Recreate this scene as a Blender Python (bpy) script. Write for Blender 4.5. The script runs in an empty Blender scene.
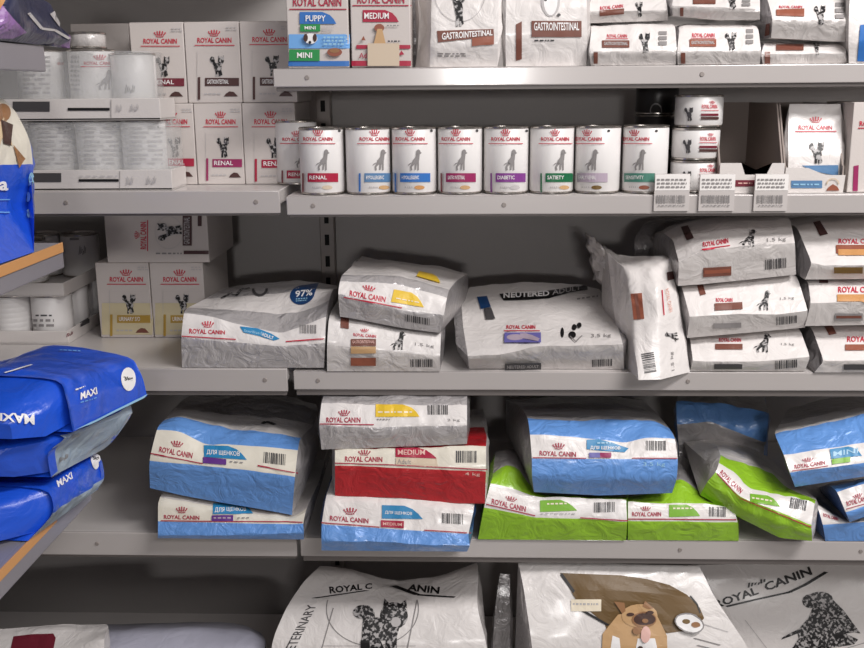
import bpy, bmesh, math, random
from mathutils import Vector, Matrix, noise
from mathutils.bvhtree import BVHTree

sc = bpy.context.scene
COL = sc.collection

# ------------------------------------------------------------------ camera
F = 1000.0                       # focal length in pixels of the 864x648 frame
ZC = 1.45                        # eye height
YF = 1.56                        # plane of the shelf fronts
YW = 2.07                        # back wall
cam_y = Vector((.0345, .234, -1)).normalized()
cam_x = Vector((1, 0, .0345)).normalized()
cam_z = cam_x.cross(cam_y).normalized()
cam_x = cam_y.cross(cam_z).normalized()
M = Matrix((cam_x, cam_y, cam_z))            # camera vector -> world vector
CAM = Vector((0, 0, ZC))
cd = bpy.data.cameras.new('camera')
cd.sensor_width = 36
cd.lens = F / 864 * 36
cd.clip_start = .02
cam = bpy.data.objects.new('camera', cd)
COL.objects.link(cam)
cam.matrix_world = Matrix.Translation(CAM) @ M.to_4x4()
sc.camera = cam


def ray(px, py):
    return (M @ Vector(((px - 432) / F, (324 - py) / F, -1))).normalized()


def pY(px, py, Y):
    d = ray(px, py)
    return CAM + d * (Y / d.y)


def p(px, py, dy=0.0):
    return (pY(px, py, YF + dy), px)


def pz(px, py, dy, z):
    v = pY(px, py, YF + dy)
    v.z = z
    return (v, px)


def gz(px, py, z):
    d = ray(px, py)
    return CAM + d * ((z - ZC) / d.z)


def a(px, py, Y):
    return (pY(px, py, Y), px)


def R(pts, dy=None):
    """row from pixel measurements: (px,py[,dy])"""
    out = []
    for q in pts:
        out.append(p(q[0], q[1], q[2] if len(q) > 2 else dy))
    return out


def RZ(pts, dy, z):
    """a row lying at height z"""
    out = []
    for q in pts:
        out.append(pz(q[0], q[1], q[2] if len(q) > 2 else dy, z))
    return out


def back(row, d, dz=0.0, dx=0.0):
    return [(v + Vector((dx, d, dz)), s) for v, s in row]


# ------------------------------------------------------------------ materials
def lin(c):
    c /= 255.0
    return c / 12.92 if c <= .04045 else ((c + .055) / 1.055) ** 2.4


MATS = {}


def mat(name, rgb, rough=.45, metal=0.0, bump=0.0, bscale=60.0, var=0.0, spec=.5, coat=0.0):
    m = bpy.data.materials.new(name)
    m.use_nodes = True
    nt = m.node_tree
    b = nt.nodes['Principled BSDF']
    col = (lin(rgb[0]), lin(rgb[1]), lin(rgb[2]), 1)
    b.inputs['Base Color'].default_value = col
    b.inputs['Roughness'].default_value = rough
    b.inputs['Metallic'].default_value = metal
    b.inputs['Specular IOR Level'].default_value = spec
    b.inputs['Coat Weight'].default_value = coat
    if name.endswith('_bag') or name == 'dark_silver':
        b.inputs['Coat Weight'].default_value = .45
        b.inputs['Coat Roughness'].default_value = .16
    tc = nt.nodes.new('ShaderNodeTexCoord')
    if bump:
        n = nt.nodes.new('ShaderNodeTexNoise')
        n.inputs['Scale'].default_value = bscale
        n.inputs['Detail'].default_value = 4
        n.inputs['Distortion'].default_value = 1.6
        nt.links.new(tc.outputs['Object'], n.inputs['Vector'])
        bp = nt.nodes.new('ShaderNodeBump')
        bp.inputs['Strength'].default_value = bump
        bp.inputs['Distance'].default_value = .01
        nt.links.new(n.outputs['Fac'], bp.inputs['Height'])
        nt.links.new(bp.outputs['Normal'], b.inputs['Normal'])
    if var:
        n2 = nt.nodes.new('ShaderNodeTexNoise')
        n2.inputs['Scale'].default_value = 9
        n2.inputs['Detail'].default_value = 6
        nt.links.new(tc.outputs['Object'], n2.inputs['Vector'])
        mx = nt.nodes.new('ShaderNodeMix')
        mx.data_type = 'RGBA'
        mx.inputs['A'].default_value = tuple(x * (1 - var) for x in col[:3]) + (1,)
        mx.inputs['B'].default_value = tuple(min(1, x * (1 + var)) for x in col[:3]) + (1,)
        nt.links.new(n2.outputs['Fac'], mx.inputs['Factor'])
        nt.links.new(mx.outputs['Result'], b.inputs['Base Color'])
    MATS[name] = m
    return m


# wrappers
mat('white_bag', (228, 223, 221), .40, 0, .34, 28, .03)
mat('cream_bag', (226, 220, 206), .42, 0, .2, 26, .03)
mat('silver_bag', (198, 194, 195), .28, .35, .6, 30, .08)
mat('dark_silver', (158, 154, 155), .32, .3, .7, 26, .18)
mat('grey_bag', (208, 203, 201), .38, .1, .45, 30, .06)
mat('blue_bag', (104, 154, 222), .34, .05, .5, 30, .06)
mat('navy_bag', (62, 92, 150), .36, .05, .45, 26, .08)
mat('red_bag', (184, 34, 42), .34, .05, .5, 30, .08)
mat('green_bag', (148, 196, 44), .36, 0, .5, 28, .08)
mat('royal_bag', (30, 84, 208), .34, 0, .5, 16, .10)
mat('palegrey_bag', (160, 176, 190), .45, 0, .3, 26, .06)
mat('lilac_bag', (150, 110, 170), .4, 0, .4, 26, .1)
mat('night_bag', (42, 46, 78), .36, .1, .5, 26, .1)
mat('lavender_bag', (178, 178, 194), .4, 0, .3, 22, .05)
# cartons and cans
mat('carton', (204, 196, 192), .6, 0, .04, 120, .02)
mat('carton_gold', (206, 194, 160), .6, 0, .04, 120, .02)
mat('card_brown', (150, 138, 132), .8, 0, .08, 90, .05)
mat('card_white', (212, 206, 203), .6, 0, .05, 120, .02)
mat('can_label', (228, 225, 224), .35, 0, 0)
mat('can_metal', (190, 184, 178), .25, .9, 0)
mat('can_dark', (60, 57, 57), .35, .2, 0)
# fixture
mat('shelf_paint', (212, 207, 205), .34, .15, .03, 200, .03)
mat('shelf_edge', (120, 114, 112), .4, .3, 0)
mat('wall_panel', (172, 167, 165), .5, .1, .05, 160, .05)
mat('upright_paint', (150, 142, 138), .45, .2, 0)
mat('slot_black', (10, 9, 9), .8)
mat('side_paint', (150, 146, 152), .35, .2, .03, 200, .04)
mat('orange_strip', (208, 152, 96), .5)
m = mat('lip_paint', (188, 182, 180), .3, .1, 0, 200, .03, .5, .8)
m.node_tree.nodes['Principled BSDF'].inputs['Coat Roughness'].default_value = .12
mat('film_base', (235, 235, 235), .18)
mat('floor_tile', (150, 146, 142), .35, 0, .02, 40, .05)
mat('tag_paper', (236, 232, 230), .55)
mat('tag_plastic', (196, 190, 188), .25)
# printing inks
INK = dict(red=(196, 34, 62), crimson=(168, 30, 62), maroon=(112, 32, 48), brown=(118, 72, 60), dkbrown=(74, 46, 44),
           rust=(146, 84, 64), orange=(200, 146, 92), yellow=(232, 194, 56), gold=(178, 144, 62), black=(22, 20, 22),
           grey=(140, 136, 136), ltgrey=(188, 184, 184), dkgrey=(72, 70, 72), white=(240, 238, 238), teal=(44, 132, 184),
           blue=(52, 112, 186), skyblue=(112, 168, 226), slate=(88, 128, 170), purple=(98, 50, 134), violet=(108, 104, 172),
           magenta=(150, 40, 92), plum=(128, 60, 138), green=(38, 142, 74), dkgreen=(24, 104, 66), sea=(70, 128, 112),
           lilacgrey=(178, 162, 178), lime=(120, 176, 40), navy=(24, 62, 110), beige=(206, 188, 166), olive=(112, 86, 40),
           tan=(196, 158, 114), dktan=(150, 108, 72), muzzle=(70, 44, 36), pink=(222, 178, 168), ltblue=(150, 196, 224),
           cream=(238, 226, 204), royal=(40, 80, 200))
for k, v in INK.items():
    mat('ink_' + k, v, .4)
# black and white hatching of the animal drawings
m = mat('ink_sketch', (30, 28, 30), .45)
nt = m.node_tree
tc = nt.nodes.new('ShaderNodeTexCoord')
ns = nt.nodes.new('ShaderNodeTexNoise')
ns.inputs['Scale'].default_value = 190
ns.inputs['Detail'].default_value = 3
rp = nt.nodes.new('ShaderNodeValToRGB')
rp.color_ramp.elements[0].position = .50
rp.color_ramp.elements[0].color = (.008, .007, .008, 1)
rp.color_ramp.elements[1].position = .60
rp.color_ramp.elements[1].color = (.45, .43, .43, 1)
nt.links.new(tc.outputs['Object'], ns.inputs['Vector'])
nt.links.new(ns.outputs['Fac'], rp.inputs['Fac'])
nt.links.new(rp.outputs['Color'], nt.nodes['Principled BSDF'].inputs['Base Color'])
# brown backdrop of the big dog picture
mat('ink_meadow', (104, 78, 38), .45, 0, 0, 10, .35)
# animal hide print
mat('ink_hide', (214, 190, 156), .45, 0, 0, 10, .3)


# ------------------------------------------------------------------ object helpers
def mesh_obj(name, verts, faces, mats, midx=None, parent=None, smooth=True, sharp=35):
    me = bpy.data.meshes.new(name)
    me.from_pydata([tuple(v) for v in verts], [], faces)
    for mm in mats:
        me.materials.append(MATS[mm])
    if midx:
        me.polygons.foreach_set('material_index', midx)
    if smooth:
        me.polygons.foreach_set('use_smooth', [True] * len(me.polygons))
        me.set_sharp_from_angle(angle=math.radians(sharp))
    me.validate()
    me.update()
    o = bpy.data.objects.new(name, me)
    COL.objects.link(o)
    if parent:
        o.parent = parent
    return o


def tag(o, label, cat, group=None):
    o['label'] = label
    o['category'] = cat
    if group:
        o['group'] = group
    return o


def structure(o):
    o['kind'] = 'structure'
    return o


BV = {}


def reg(o):
    me = o.data
    BV[o.name] = BVHTree.FromPolygons([v.co.copy() for v in me.vertices], [tuple(f.vertices) for f in me.polygons])
    return o


def box_bm(bm, x0, x1, y0, y1, z0, z1, bev=0.0, mi=0):
    r = bmesh.ops.create_cube(bm, size=1)
    vs = r['verts']
    bmesh.ops.scale(bm, vec=(x1 - x0, y1 - y0, z1 - z0), verts=vs)
    bmesh.ops.translate(bm, vec=((x0 + x1) / 2, (y0 + y1) / 2, (z0 + z1) / 2), verts=vs)
    fs = set(f for v in vs for f in v.link_faces)
    for f in fs:
        f.material_index = mi
    if bev:
        es = list(set(e for v in vs for e in v.link_edges))
        bmesh.ops.bevel(bm, geom=es, offset=bev, segments=2, affect='EDGES', profile=.5)


def bm_obj(name, bm, mats, parent=None, sharp=22):
    me = bpy.data.meshes.new(name)
    bm.to_mesh(me)
    bm.free()
    for mm in mats:
        me.materials.append(MATS[mm])
    me.polygons.foreach_set('use_smooth', [True] * len(me.polygons))
    me.set_sharp_from_angle(angle=math.radians(sharp))
    o = bpy.data.objects.new(name, me)
    COL.objects.link(o)
    if parent:
        o.parent = parent
    return o


def box(name, x0, x1, y0, y1, z0, z1, m, bev=.002, parent=None):
    bm = bmesh.new()
    box_bm(bm, x0, x1, y0, y1, z0, z1, bev)
    return bm_obj(name, bm, [m], parent)


# ------------------------------------------------------------------ bags
def resample(row, n, par):
    if par == 'x':
        s0, s1 = row[0][1], row[-1][1]
        ss = [(s - s0) / (s1 - s0) for v, s in row]
    else:
        ss = [i / (len(row) - 1) for i in range(len(row))]
    out = []
    for i in range(n + 1):
        t = i / n
        k = 0
        while k < len(ss) - 2 and t > ss[k + 1]:
            k += 1
        f = (t - ss[k]) / max(1e-9, ss[k + 1] - ss[k])
        out.append(row[k][0].lerp(row[k + 1][0], min(1, max(0, f))))
    return out


SEED = [0]


def bag(label, cat, group, rows, mats, cap='silver_bag', backm=None, nx=30, ny=5, par='x', amp=.0028, freq=16.0,
        smooth=2, bulge=.006, name='pet_food_bag', floor_z=None, backfall=.0, waist=0.0):
    SEED[0] += 1
    off = Vector((SEED[0] * 3.7, SEED[0] * 1.3, 0))
    rr = [resample(r, nx, par) for r in rows]
    G, strip = [], []
    for j in range(len(rr) - 1):
        for k in range(ny):
            G.append([rr[j][i].lerp(rr[j + 1][i], k / ny) for i in range(nx + 1)])
            strip.append(j)
    G.append([v.copy() for v in rr[-1]])
    nj = len(G)
    for _ in range(smooth):
        H = [[v.copy() for v in r] for r in G]
        for j in range(1, nj - 1):
            for i in range(nx + 1):
                if 0 < i < nx:
                    G[j][i] = H[j][i] * .5 + (H[j - 1][i] + H[j + 1][i] + H[j][i - 1] + H[j][i + 1]) * .125
                else:
                    G[j][i] = H[j][i] * .5 + (H[j - 1][i] + H[j + 1][i]) * .25
    # creases and pillowing
    H = [[v.copy() for v in r] for r in G]
    for j in range(1, nj):
        for i in range(nx + 1):
            i0, i1 = max(0, i - 1), min(nx, i + 1)
            j0, j1 = max(0, j - 1), min(nj - 1, j + 1)
            n = (H[j][i1] - H[j][i0]).cross(H[j1][i] - H[j0][i])
            if n.length < 1e-12:
                continue
            n.normalize()
            q = H[j][i] * freq + off
            d = noise.noise(q) * .9 + (abs(noise.noise(q * 2.3 + Vector((7, 1, 3)))) - .25) * 1.1
            edge = min(1, j / 3.0) * min(1, (min(i, nx - i) + .6) / 3.0)
            G[j][i] = H[j][i] + n * (d * amp * edge)
    verts, faces, midx = [], [], []
    names = list(dict.fromkeys(list(mats) + [cap, backm or mats[-1]]))
    for r in G:
        verts += r
    w = nx + 1
    for j in range(nj - 1):
        for i in range(nx):
            faces.append((j * w + i, j * w + i + 1, (j + 1) * w + i + 1, (j + 1) * w + i))
            midx.append(names.index(mats[strip[j]]))
    # back row, standing on the height of the front bottom row
    b0 = len(verts)
    for i in range(w):
        t, f = G[-1][i], G[0][i]
        z = f.z if floor_z is None else floor_z
        verts.append(Vector((t.x, t.y + backfall, min(z, t.z - .004))))
    L = (nj - 1) * w
    for i in range(nx):
        faces.append((L + i, L + i + 1, b0 + i + 1, b0 + i))
        midx.append(names.index(backm or mats[-1]))
        faces.append((b0 + i, b0 + i + 1, i + 1, i))
        midx.append(names.index(backm or mats[-1]))
    # end caps, pushed out a little
    for side in (0, nx):
        prof = [j * w + side for j in range(nj)] + [b0 + side]
        c = Vector((0, 0, 0))
        for q in prof:
            c += verts[q]
        c /= len(prof)
        nxt = G[nj // 2][1 if side == 0 else nx - 1]
        d = (G[nj // 2][side] - nxt).normalized()
        rings = [prof]
        for lp, out in (((.09, -waist), (.20, bulge * .45), (.45, bulge * .9)) if waist else ((.35, bulge * .8),)):
            ring = []
            for q in prof:
                v = verts[q].lerp(c, lp) + d * out
                v += Vector((noise.noise(verts[q] * 40), noise.noise(verts[q] * 37 + off), 0)) * (.003 if lp > .1 else .0005)
                ring.append(len(verts))
                verts.append(v)
            rings.append(ring)
        ci = len(verts)
        verts.append(c + d * bulge)
        n_ = len(prof)
        for k in range(n_):
            fl = []
            for ra, rb in zip(rings[:-1], rings[1:]):
                fl.append((ra[k], rb[k], rb[(k + 1) % n_], ra[(k + 1) % n_]))
            fl.append((rings[-1][k], ci, rings[-1][(k + 1) % n_]))
            for f in fl:
                faces.append(f if side == 0 else f[::-1])
                midx.append(names.index(cap))
    o = mesh_obj(name, verts, faces, names, midx, None, True, 40)
    tag(o, label, cat, group)
    return reg(o)


# ------------------------------------------------------------------ printing: shapes in a unit square, y down
TXT = {}
WORDS = {}


def text(s, bold=.012, hmul=1.0):
    k = (s, bold)
    if k not in TXT:
        cu = bpy.data.curves.new('lettering', 'FONT')
        cu.body = s
        cu.resolution_u = 2
        cu.offset = bold
        o = bpy.data.objects.new('lettering', cu)
        COL.objects.link(o)
        dg = bpy.context.evaluated_depsgraph_get()
        dg.update()
        me = o.evaluated_get(dg).to_mesh()
        vs = [(v.co.x, v.co.y) for v in me.vertices]
        fs = [tuple(f.vertices) for f in me.polygons]
        o.evaluated_get(dg).to_mesh_clear()
        bpy.data.objects.remove(o)
        bpy.data.curves.remove(cu)
        x0, x1 = min(v[0] for v in vs), max(v[0] for v in vs)
        y0, y1 = min(v[1] for v in vs), max(v[1] for v in vs)
        TXT[k] = ([((x - x0) / (x1 - x0), 1 - (y - y0) / (y1 - y0)) for x, y in vs], fs)
    WORDS[id(TXT[k])] = TXT[k]
    return TXT[k]


def grid(u0=0, v0=0, u1=1, v1=1, nu=8, nv=3):
    vs = [(u0 + (u1 - u0) * i / nu, v0 + (v1 - v0) * j / nv) for j in range(nv + 1) for i in range(nu + 1)]
    fs = [(j * (nu + 1) + i, j * (nu + 1) + i + 1, (j + 1) * (nu + 1) + i + 1, (j + 1) * (nu + 1) + i)
          for j in range(nv) for i in range(nu)]
    return vs, fs


def join(*shapes):
    V, Fc = [], []
    for vs, fs in shapes:
        o = len(V)
        V += vs
        Fc += [tuple(i + o for i in f) for f in fs]
    return V, Fc


def poly(pts, lev=2):
    bm = bmesh.new()
    f = bm.faces.new([bm.verts.new((x, y, 0)) for x, y in pts])
    bmesh.ops.triangulate(bm, faces=[f])
    if lev:
        bmesh.ops.subdivide_edges(bm, edges=bm.edges[:], cuts=lev, use_grid_fill=True)
    bm.verts.index_update()
    vs = [(v.co.x, v.co.y) for v in bm.verts]
    fs = [tuple(v.index for v in g.verts) for g in bm.faces]
    bm.free()
    return vs, fs


def ell(cx=.5, cy=.5, rx=.5, ry=.5, n=18, rings=3):
    vs = [(cx, cy)]
    fs = []
    for k in range(1, rings + 1):
        for i in range(n):
            t = 2 * math.pi * i / n
            vs.append((cx + rx * k / rings * math.cos(t), cy + ry * k / rings * math.sin(t)))
    for i in range(n):
        fs.append((0, 1 + i, 1 + (i + 1) % n))
    for k in range(rings - 1):
        for i in range(n):
            b, c = 1 + k * n, 1 + (k + 1) * n
            fs.append((b + i, c + i, c + (i + 1) % n, b + (i + 1) % n))
    return vs, fs


def ringshape(cx=.5, cy=.5, rx=.5, ry=.5, w=.03, n=48, t0=0, t1=360):
    vs, fs = [], []
    for i in range(n + 1):
        t = math.radians(t0 + (t1 - t0) * i / n)
        for q in (1, 1 - w):
            vs.append((cx + rx * q * math.cos(t), cy + ry * q * math.sin(t)))
    for i in range(n):
        fs.append((2 * i, 2 * i + 2, 2 * i + 3, 2 * i + 1))
    return vs, fs


def strokes(pts, w):
    """a drawn line of width w through the points"""
    vs, fs = [], []
    for k in range(len(pts) - 1):
        (x0, y0), (x1, y1) = pts[k], pts[k + 1]
        n = max(1, int(math.hypot(x1 - x0, y1 - y0) / .08))
        l = math.hypot(x1 - x0, y1 - y0) or 1
        nx_, ny_ = -(y1 - y0) / l * w / 2, (x1 - x0) / l * w / 2
        b = len(vs)
        for i in range(n + 1):
            x, y = x0 + (x1 - x0) * i / n, y0 + (y1 - y0) * i / n
            vs += [(x + nx_, y + ny_), (x - nx_, y - ny_)]
        for i in range(n):
            fs.append((b + 2 * i, b + 2 * i + 2, b + 2 * i + 3, b + 2 * i + 1))
    return vs, fs


def bars(n=14, seed=1, vertical=True):
    rnd = random.Random(seed)
    sh = []
    x = 0.0
    ws = []
    for i in range(n):
        ws.append((rnd.choice([.6, 1, 1.6]), rnd.choice([.6, .9, 1.3])))
    tot = sum(x + y for x, y in ws)
    for a_, b_ in ws:
        if vertical:
            sh.append(grid(x / tot, 0, (x + a_) / tot, 1, 1, 2))
        else:
            sh.append(grid(0, x / tot, 1, (x + a_) / tot, 2, 1))
        x += a_ + b_
    return join(*sh)


def microtext(lines=3, seed=3, dens=8):
    """rows of tiny illegible print"""
    rnd = random.Random(seed)
    sh = []
    for l in range(lines):
        y0, y1 = (l + .2) / lines, (l + .7) / lines
        x = 0
        while x < 1:
            w = rnd.uniform(.4, 1.2) / dens
            sh.append(grid(x, y0, min(1, x + w), y1, 1, 1))
            x += w + .35 / dens
    r_ = join(*sh)
    WORDS[id(r_)] = r_
    return r_


def crown():
    sh = []
    for k in (-2, -1, 0, 1, 2):
        x0, x1 = .5 + .12 * k, .5 + .21 * k
        yt = .22 + .05 * k * k
        sh.append(poly([(x0 - .025, .78), (x0 + .025, .78), (x1 + .05, yt), (x1 - .05, yt)], 0))
        sh.append(ell(x1, yt - .08, .055, .09, 8, 1))
    sh.append(strokes([(.2, .84), (.5, .9), (.8, .84)], .09))
    sh.append(strokes([(.14, .62), (.3, .5), (.5, .62), (.7, .5), (.86, .62)], .05))
    return join(*sh)


CROWN = crown()
FIN = poly([(0, 0), (.62, 0), (.82, .25), (.93, .6), (1, 1), (0, 1)], 2)
TAPER = poly([(0, .05), (.3, .02), (.62, .25), (1, .72), (.9, 1), (.45, .8), (0, .6)], 2)
CAT = join(poly([(.3, .42), (.45, .36), (.72, .36), (.8, .6), (.7, .78), (.42, .8), (.3, .62)], 1),
           ell(.74, .24, .2, .19, 14, 2), poly([(.56, .2), (.58, 0), (.7, .1)], 0), poly([(.8, .1), (.92, 0), (.93, .2)], 0),
           poly([(.3, .55), (.2, .4), (.14, .2), (.3, .16), (.4, .4)], 1), ell(.16, .2, .15, .15, 12, 2),
           poly([(.38, .76), (.5, .76), (.5, 1), (.36, 1)], 0), poly([(.56, .76), (.72, .74), (.72, 1), (.58, 1)], 0),
           poly([(.66, .74), (.76, .7), (.84, .94), (.74, .96)], 0))
DOG = join(ell(.76, .13, .15, .13, 12, 2), poly([(.62, .08), (.58, .3), (.68, .26)], 0), poly([(.85, .1), (1, .17), (.86, .23)], 0),
           poly([(.66, .2), (.86, .22), (.82, .5), (.74, .68), (.52, .7), (.34, .72), (.36, .52), (.54, .38)], 1),
           poly([(.66, .62), (.8, .56), (.8, .98), (.7, 1), (.7, .74)], 0), poly([(.52, .66), (.66, .64), (.6, .96), (.5, .98)], 0),
           poly([(.36, .58), (.5, .68), (.3, .84), (.34, .98), (.22, 1), (.18, .82)], 0),
           poly([(.38, .6), (.16, .72), (0, .78), (.14, .66)], 0))
SCRIB = join(*[strokes([(.1 + .12 * i, .9 - .06 * (i % 3)), (.2 + .11 * i, .2 + .13 * (i % 4))], .07) for i in range(6)])


def Q(*q):
    if len(q) == 4 and not isinstance(q[0], tuple):
        x0, y0, x1, y1 = q
        return [(x0, y0), (x1, y0), (x1, y1), (x0, y1)]
    return list(q)


def rot90(q, n=1):
    return q[n:] + q[:n]


def refine(shape, quad, lim=4.2):
    A, B, C_, D = [Vector(q) for q in quad]

    def P2(u, v):
        return (A * (1 - u) + B * u) * (1 - v) + (D * (1 - u) + C_ * u) * v
    bm = bmesh.new()
    vs = [bm.verts.new((u, v, 0)) for u, v in shape[0]]
    for f in shape[1]:
        try:
            bm.faces.new([vs[i] for i in f])
        except ValueError:
            pass
    done = False
    for _ in range(4):
        es = [e for e in bm.edges if (P2(*e.verts[0].co[:2]) - P2(*e.verts[1].co[:2])).length > lim]
        if not es:
            break
        done = True
        bmesh.ops.subdivide_edges(bm, edges=es, cuts=1)
        bmesh.ops.triangulate(bm, faces=[f for f in bm.faces if len(f.verts) > 4])
    if done:
        bm.verts.index_update()
        shape = ([(v.co.x, v.co.y) for v in bm.verts], [tuple(v.index for v in f.verts) for f in bm.faces])
    bm.free()
    return shape


def dec(o, name, items, first=0):
    """print the items [(shape, quad in photo pixels, ink)] on the surface of o as one part"""
    bv = BV[o.name]
    V, Fc, mi, names = [], [], [], []
    for k, (shape, quad, ink) in enumerate(items):
        shape = refine(shape, quad)
        ink = ink if ink in MATS else 'ink_' + ink
        if ink not in names:
            names.append(ink)
        h = .0010 + .00035 * (k + first)
        c = Vector((sum(q[0] for q in quad) / 4, sum(q[1] for q in quad) / 4))
        A, B, C_, D = [Vector(q) for q in quad]
        idx = {}
        for n, (u, v) in enumerate(shape[0]):
            s = (A * (1 - u) + B * u) * (1 - v) + (D * (1 - u) + C_ * u) * v
            hit = None
            for tr in range(12):
                d = ray(s.x, s.y)
                loc, nor, fi, dist = bv.ray_cast(CAM, d)
                if loc is not None:
                    if nor.dot(d) > 0:
                        nor = -nor
                    hit = loc + nor * h
                    break
                s = s.lerp(c, .12)
            if hit is not None:
                idx[n] = len(V)
                V.append(hit)
        for f in shape[1]:
            if all(i in idx for i in f):
                pts = [V[idx[i]] for i in f]
                if max((pts[i] - pts[i - 1]).length for i in range(len(pts))) > .09:
                    continue
                Fc.append(tuple(idx[i] for i in f))
                mi.append(names.index(ink))
    if not Fc:
        print('EMPTY DECAL', o.name, name)
        return None
    d = mesh_obj(name, V, Fc, names, mi, o, False)
    # faces towards the viewer
    return d


BRAND = 'ROYAL CANIN'


def logo(o, tq, cq=None, lines=(), ink='red', lw=.8, first=0):
    it = [(text(BRAND, .022), tq, ink)]
    if cq:
        it.append((CROWN, cq, ink))
    for (x0, y0, x1, y1) in lines:
        it.append((grid(0, 0, 1, 1, 12, 1), Q((x0, y0 - lw / 2), (x1, y1 - lw / 2), (x1, y1 + lw / 2), (x0, y0 + lw / 2)), ink))
    return dec(o, 'brand_logo', it, first)


def panel(o, items, first=1, name='colour_panel'):
    """each coloured field is a part of its own; the words on the fields are one part"""
    words = [(k, it) for k, it in enumerate(items) if id(it[0]) in WORDS]
    for k, it in enumerate(items):
        if id(it[0]) not in WORDS:
            dec(o, name, [it], first + k)
    if words:
        dec(o, 'panel_lettering', [it for k, it in words], first + len(items) - len(words))


def barcode(o, q, seed=1, vertical=True, ink='dkgrey'):
    return dec(o, 'barcode', [(bars(13, seed, vertical), q, ink)])


def picture(o, shape, q, ink='dkgrey', name='animal_picture'):
    return dec(o, name, [(shape, q, ink)], 1)


def weight(o, s, q, ink='grey'):
    return dec(o, 'weight_text', [(text(s, .004), q, ink)])

# ------------------------------------------------------------------ the setting and the shelving
def zpx(px, py, dy=0.0):
    return pY(px, py, YF + dy).z


def xpx(px, py, dy=0.0):
    return pY(px, py, YF + dy).x


Z1, Z1b = zpx(576, 66), zpx(576, 84.8)
Z2, Z2b = zpx(576, 195), zpx(576, 214)
Z3, Z3b = zpx(576, 371.5), zpx(576, 390)
Z4, Z4b = zpx(576, 539), zpx(576, 558)
Z2L, Z2Lb = zpx(200, 190.5), zpx(200, 213.5)
Z3L, Z3Lb = zpx(200, 368), zpx(200, 391)
Z4L, Z4Lb = zpx(150, 532), zpx(150, 555)
XJ = xpx(294, 385)              # the joint between the two bays
XR = 1.02
XL = -1.55
Z5 = .30                        # bottom deck, below the frame

structure(box('floor', -2.2, 2.0, -3.4, YW + .05, -.02, 0, 'floor_tile', 0))
structure(box('wall_back', XL, XR + .1, YW + .004, YW + .03, 0, 2.3, 'wall_panel', 0))
structure(box('trim_1', XJ - .006, XJ + .001, YW - .004, YW + .004, 0, 2.3, 'slot_black', 0))


def upright(x, label):
    o = box('shelf_upright', x - .015, x + .015, YW - .028, YW + .003, 0, 2.3, 'upright_paint', .002)
    tag(o, label, 'upright')
    bm = bmesh.new()
    z = .06
    while z < 2.25:
        box_bm(bm, x - .0045, x + .0045, YW - .0295, YW - .020, z, z + .022)
        z += .045
    bm_obj('slot_row', bm, ['slot_black'], o)
    return o


upright(XJ - .006, 'slotted steel upright on the back wall where the two shelf bays meet')


def shelf(label, x0, x1, z, zb, group, rivets, gap=.012, ydeep=YW - .03, stepm='shelf_edge', step=True):
    o = box('shelf', x0, x1, YF + .002, ydeep, z - .022, z, 'shelf_paint', .0015)
    tag(o, label, 'shelf', group)
    bm = bmesh.new()
    box_bm(bm, x0, x1, YF - .002, YF + .004, zb, z - .0003, .0016)
    lip = bm_obj('front_lip', bm, ['lip_paint'], o)
    if step:
        box('lower_edge', x0 + .003, x1 - .003, YF + .003, YF + .016, zb - gap, zb + .004, stepm, .001, o)
    for (px, py) in rivets:
        c = pY(px, py, YF - .002)
        bm = bmesh.new()
        bmesh.ops.create_cone(bm, cap_ends=True, segments=14, radius1=.0045, radius2=.003, depth=.003,
                              matrix=Matrix.Translation((c.x, c.y, (z + zb) / 2)) @ Matrix.Rotation(math.pi / 2, 4, 'X'))
        bm_obj('rivet', bm, ['upright_paint'], lip)
    return o


GS = 'white steel shelves of the long bay'
shelf('white shelf at eye level under the upright cartons and pouches', XJ - .012, XR, Z1, Z1b, GS, [(307, 77), (702, 75)], .006)
shelf('white shelf carrying the row of wet food cans', XJ, XR, Z2, Z2b, GS, [(313, 204), (504, 204)], .004)
shelf('white shelf carrying the white and silver bags', XJ, XR, Z3, Z3b, GS, [(318, 381), (688, 381)], .011)
shelf('white shelf carrying the blue, red and green bags', XJ, XR, Z4, Z4b, GS, [(680, 549), (861, 549)], .011)
GL = 'white steel shelves of the darker bay'
shelf('white shelf under the can trays and stacked cat food cartons', XL, XJ - .010, Z2L, Z2Lb, GL, [(256, 203), (66, 203)], .004)
shelf('white shelf under the gold banded cartons and the silver bag with round badge', XL, XJ - .010, Z3L, Z3Lb, GL, [(265, 380)], .008)
shelf('white shelf below the two stacked blue puppy bags', XL, XJ - .006, Z4L, Z4Lb, GL, [(97, 544)], .006)
zt_l = zpx(200, -95)  # unseen shelf added over this bay so the upper wall falls in shadow
shelf('unseen high shelf added above the cat food cartons to shade the darker bay', XL, XJ - .012, zt_l, zt_l - .034, GL, [], .006)
# lowest decks
d = box('base_deck', XJ, XR, YF - .05, YW - .03, .02, Z5, 'shelf_paint', .003)
tag(d, 'low base deck under the large white sacks', 'base')
d = box('base_deck', XL, XJ - .006, YF - .05, YW - .03, .02, Z5, 'shelf_paint', .003)
tag(d, 'low base deck under the flat grey lilac sack', 'base')

# the unit standing across at the near end: front plane facing +X
XS = -.54
YE = 1.40


def side_shelf(label, ztop, zbot, price=True, YE=1.30, pend=1.296):
    o = box('side_shelf', XS - .45, XS - .002, .45, YE, ztop - .02, ztop, 'side_paint', .002)
    tag(o, label, 'shelf', 'grey shelves of the unit standing across')
    box('front_lip', XS - .004, XS + .004, .45, YE, zbot, ztop, 'side_paint', .002, o)
    if price:
        box('price_strip', XS + .0042, XS + .0062, .45, pend, ztop - .0120, ztop + .0012, 'orange_strip', .0006, o)
    return o


def zside(px, py):
    d_ = ray(px, py)
    return (CAM + d_ * (XS / d_.x)).z


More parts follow.
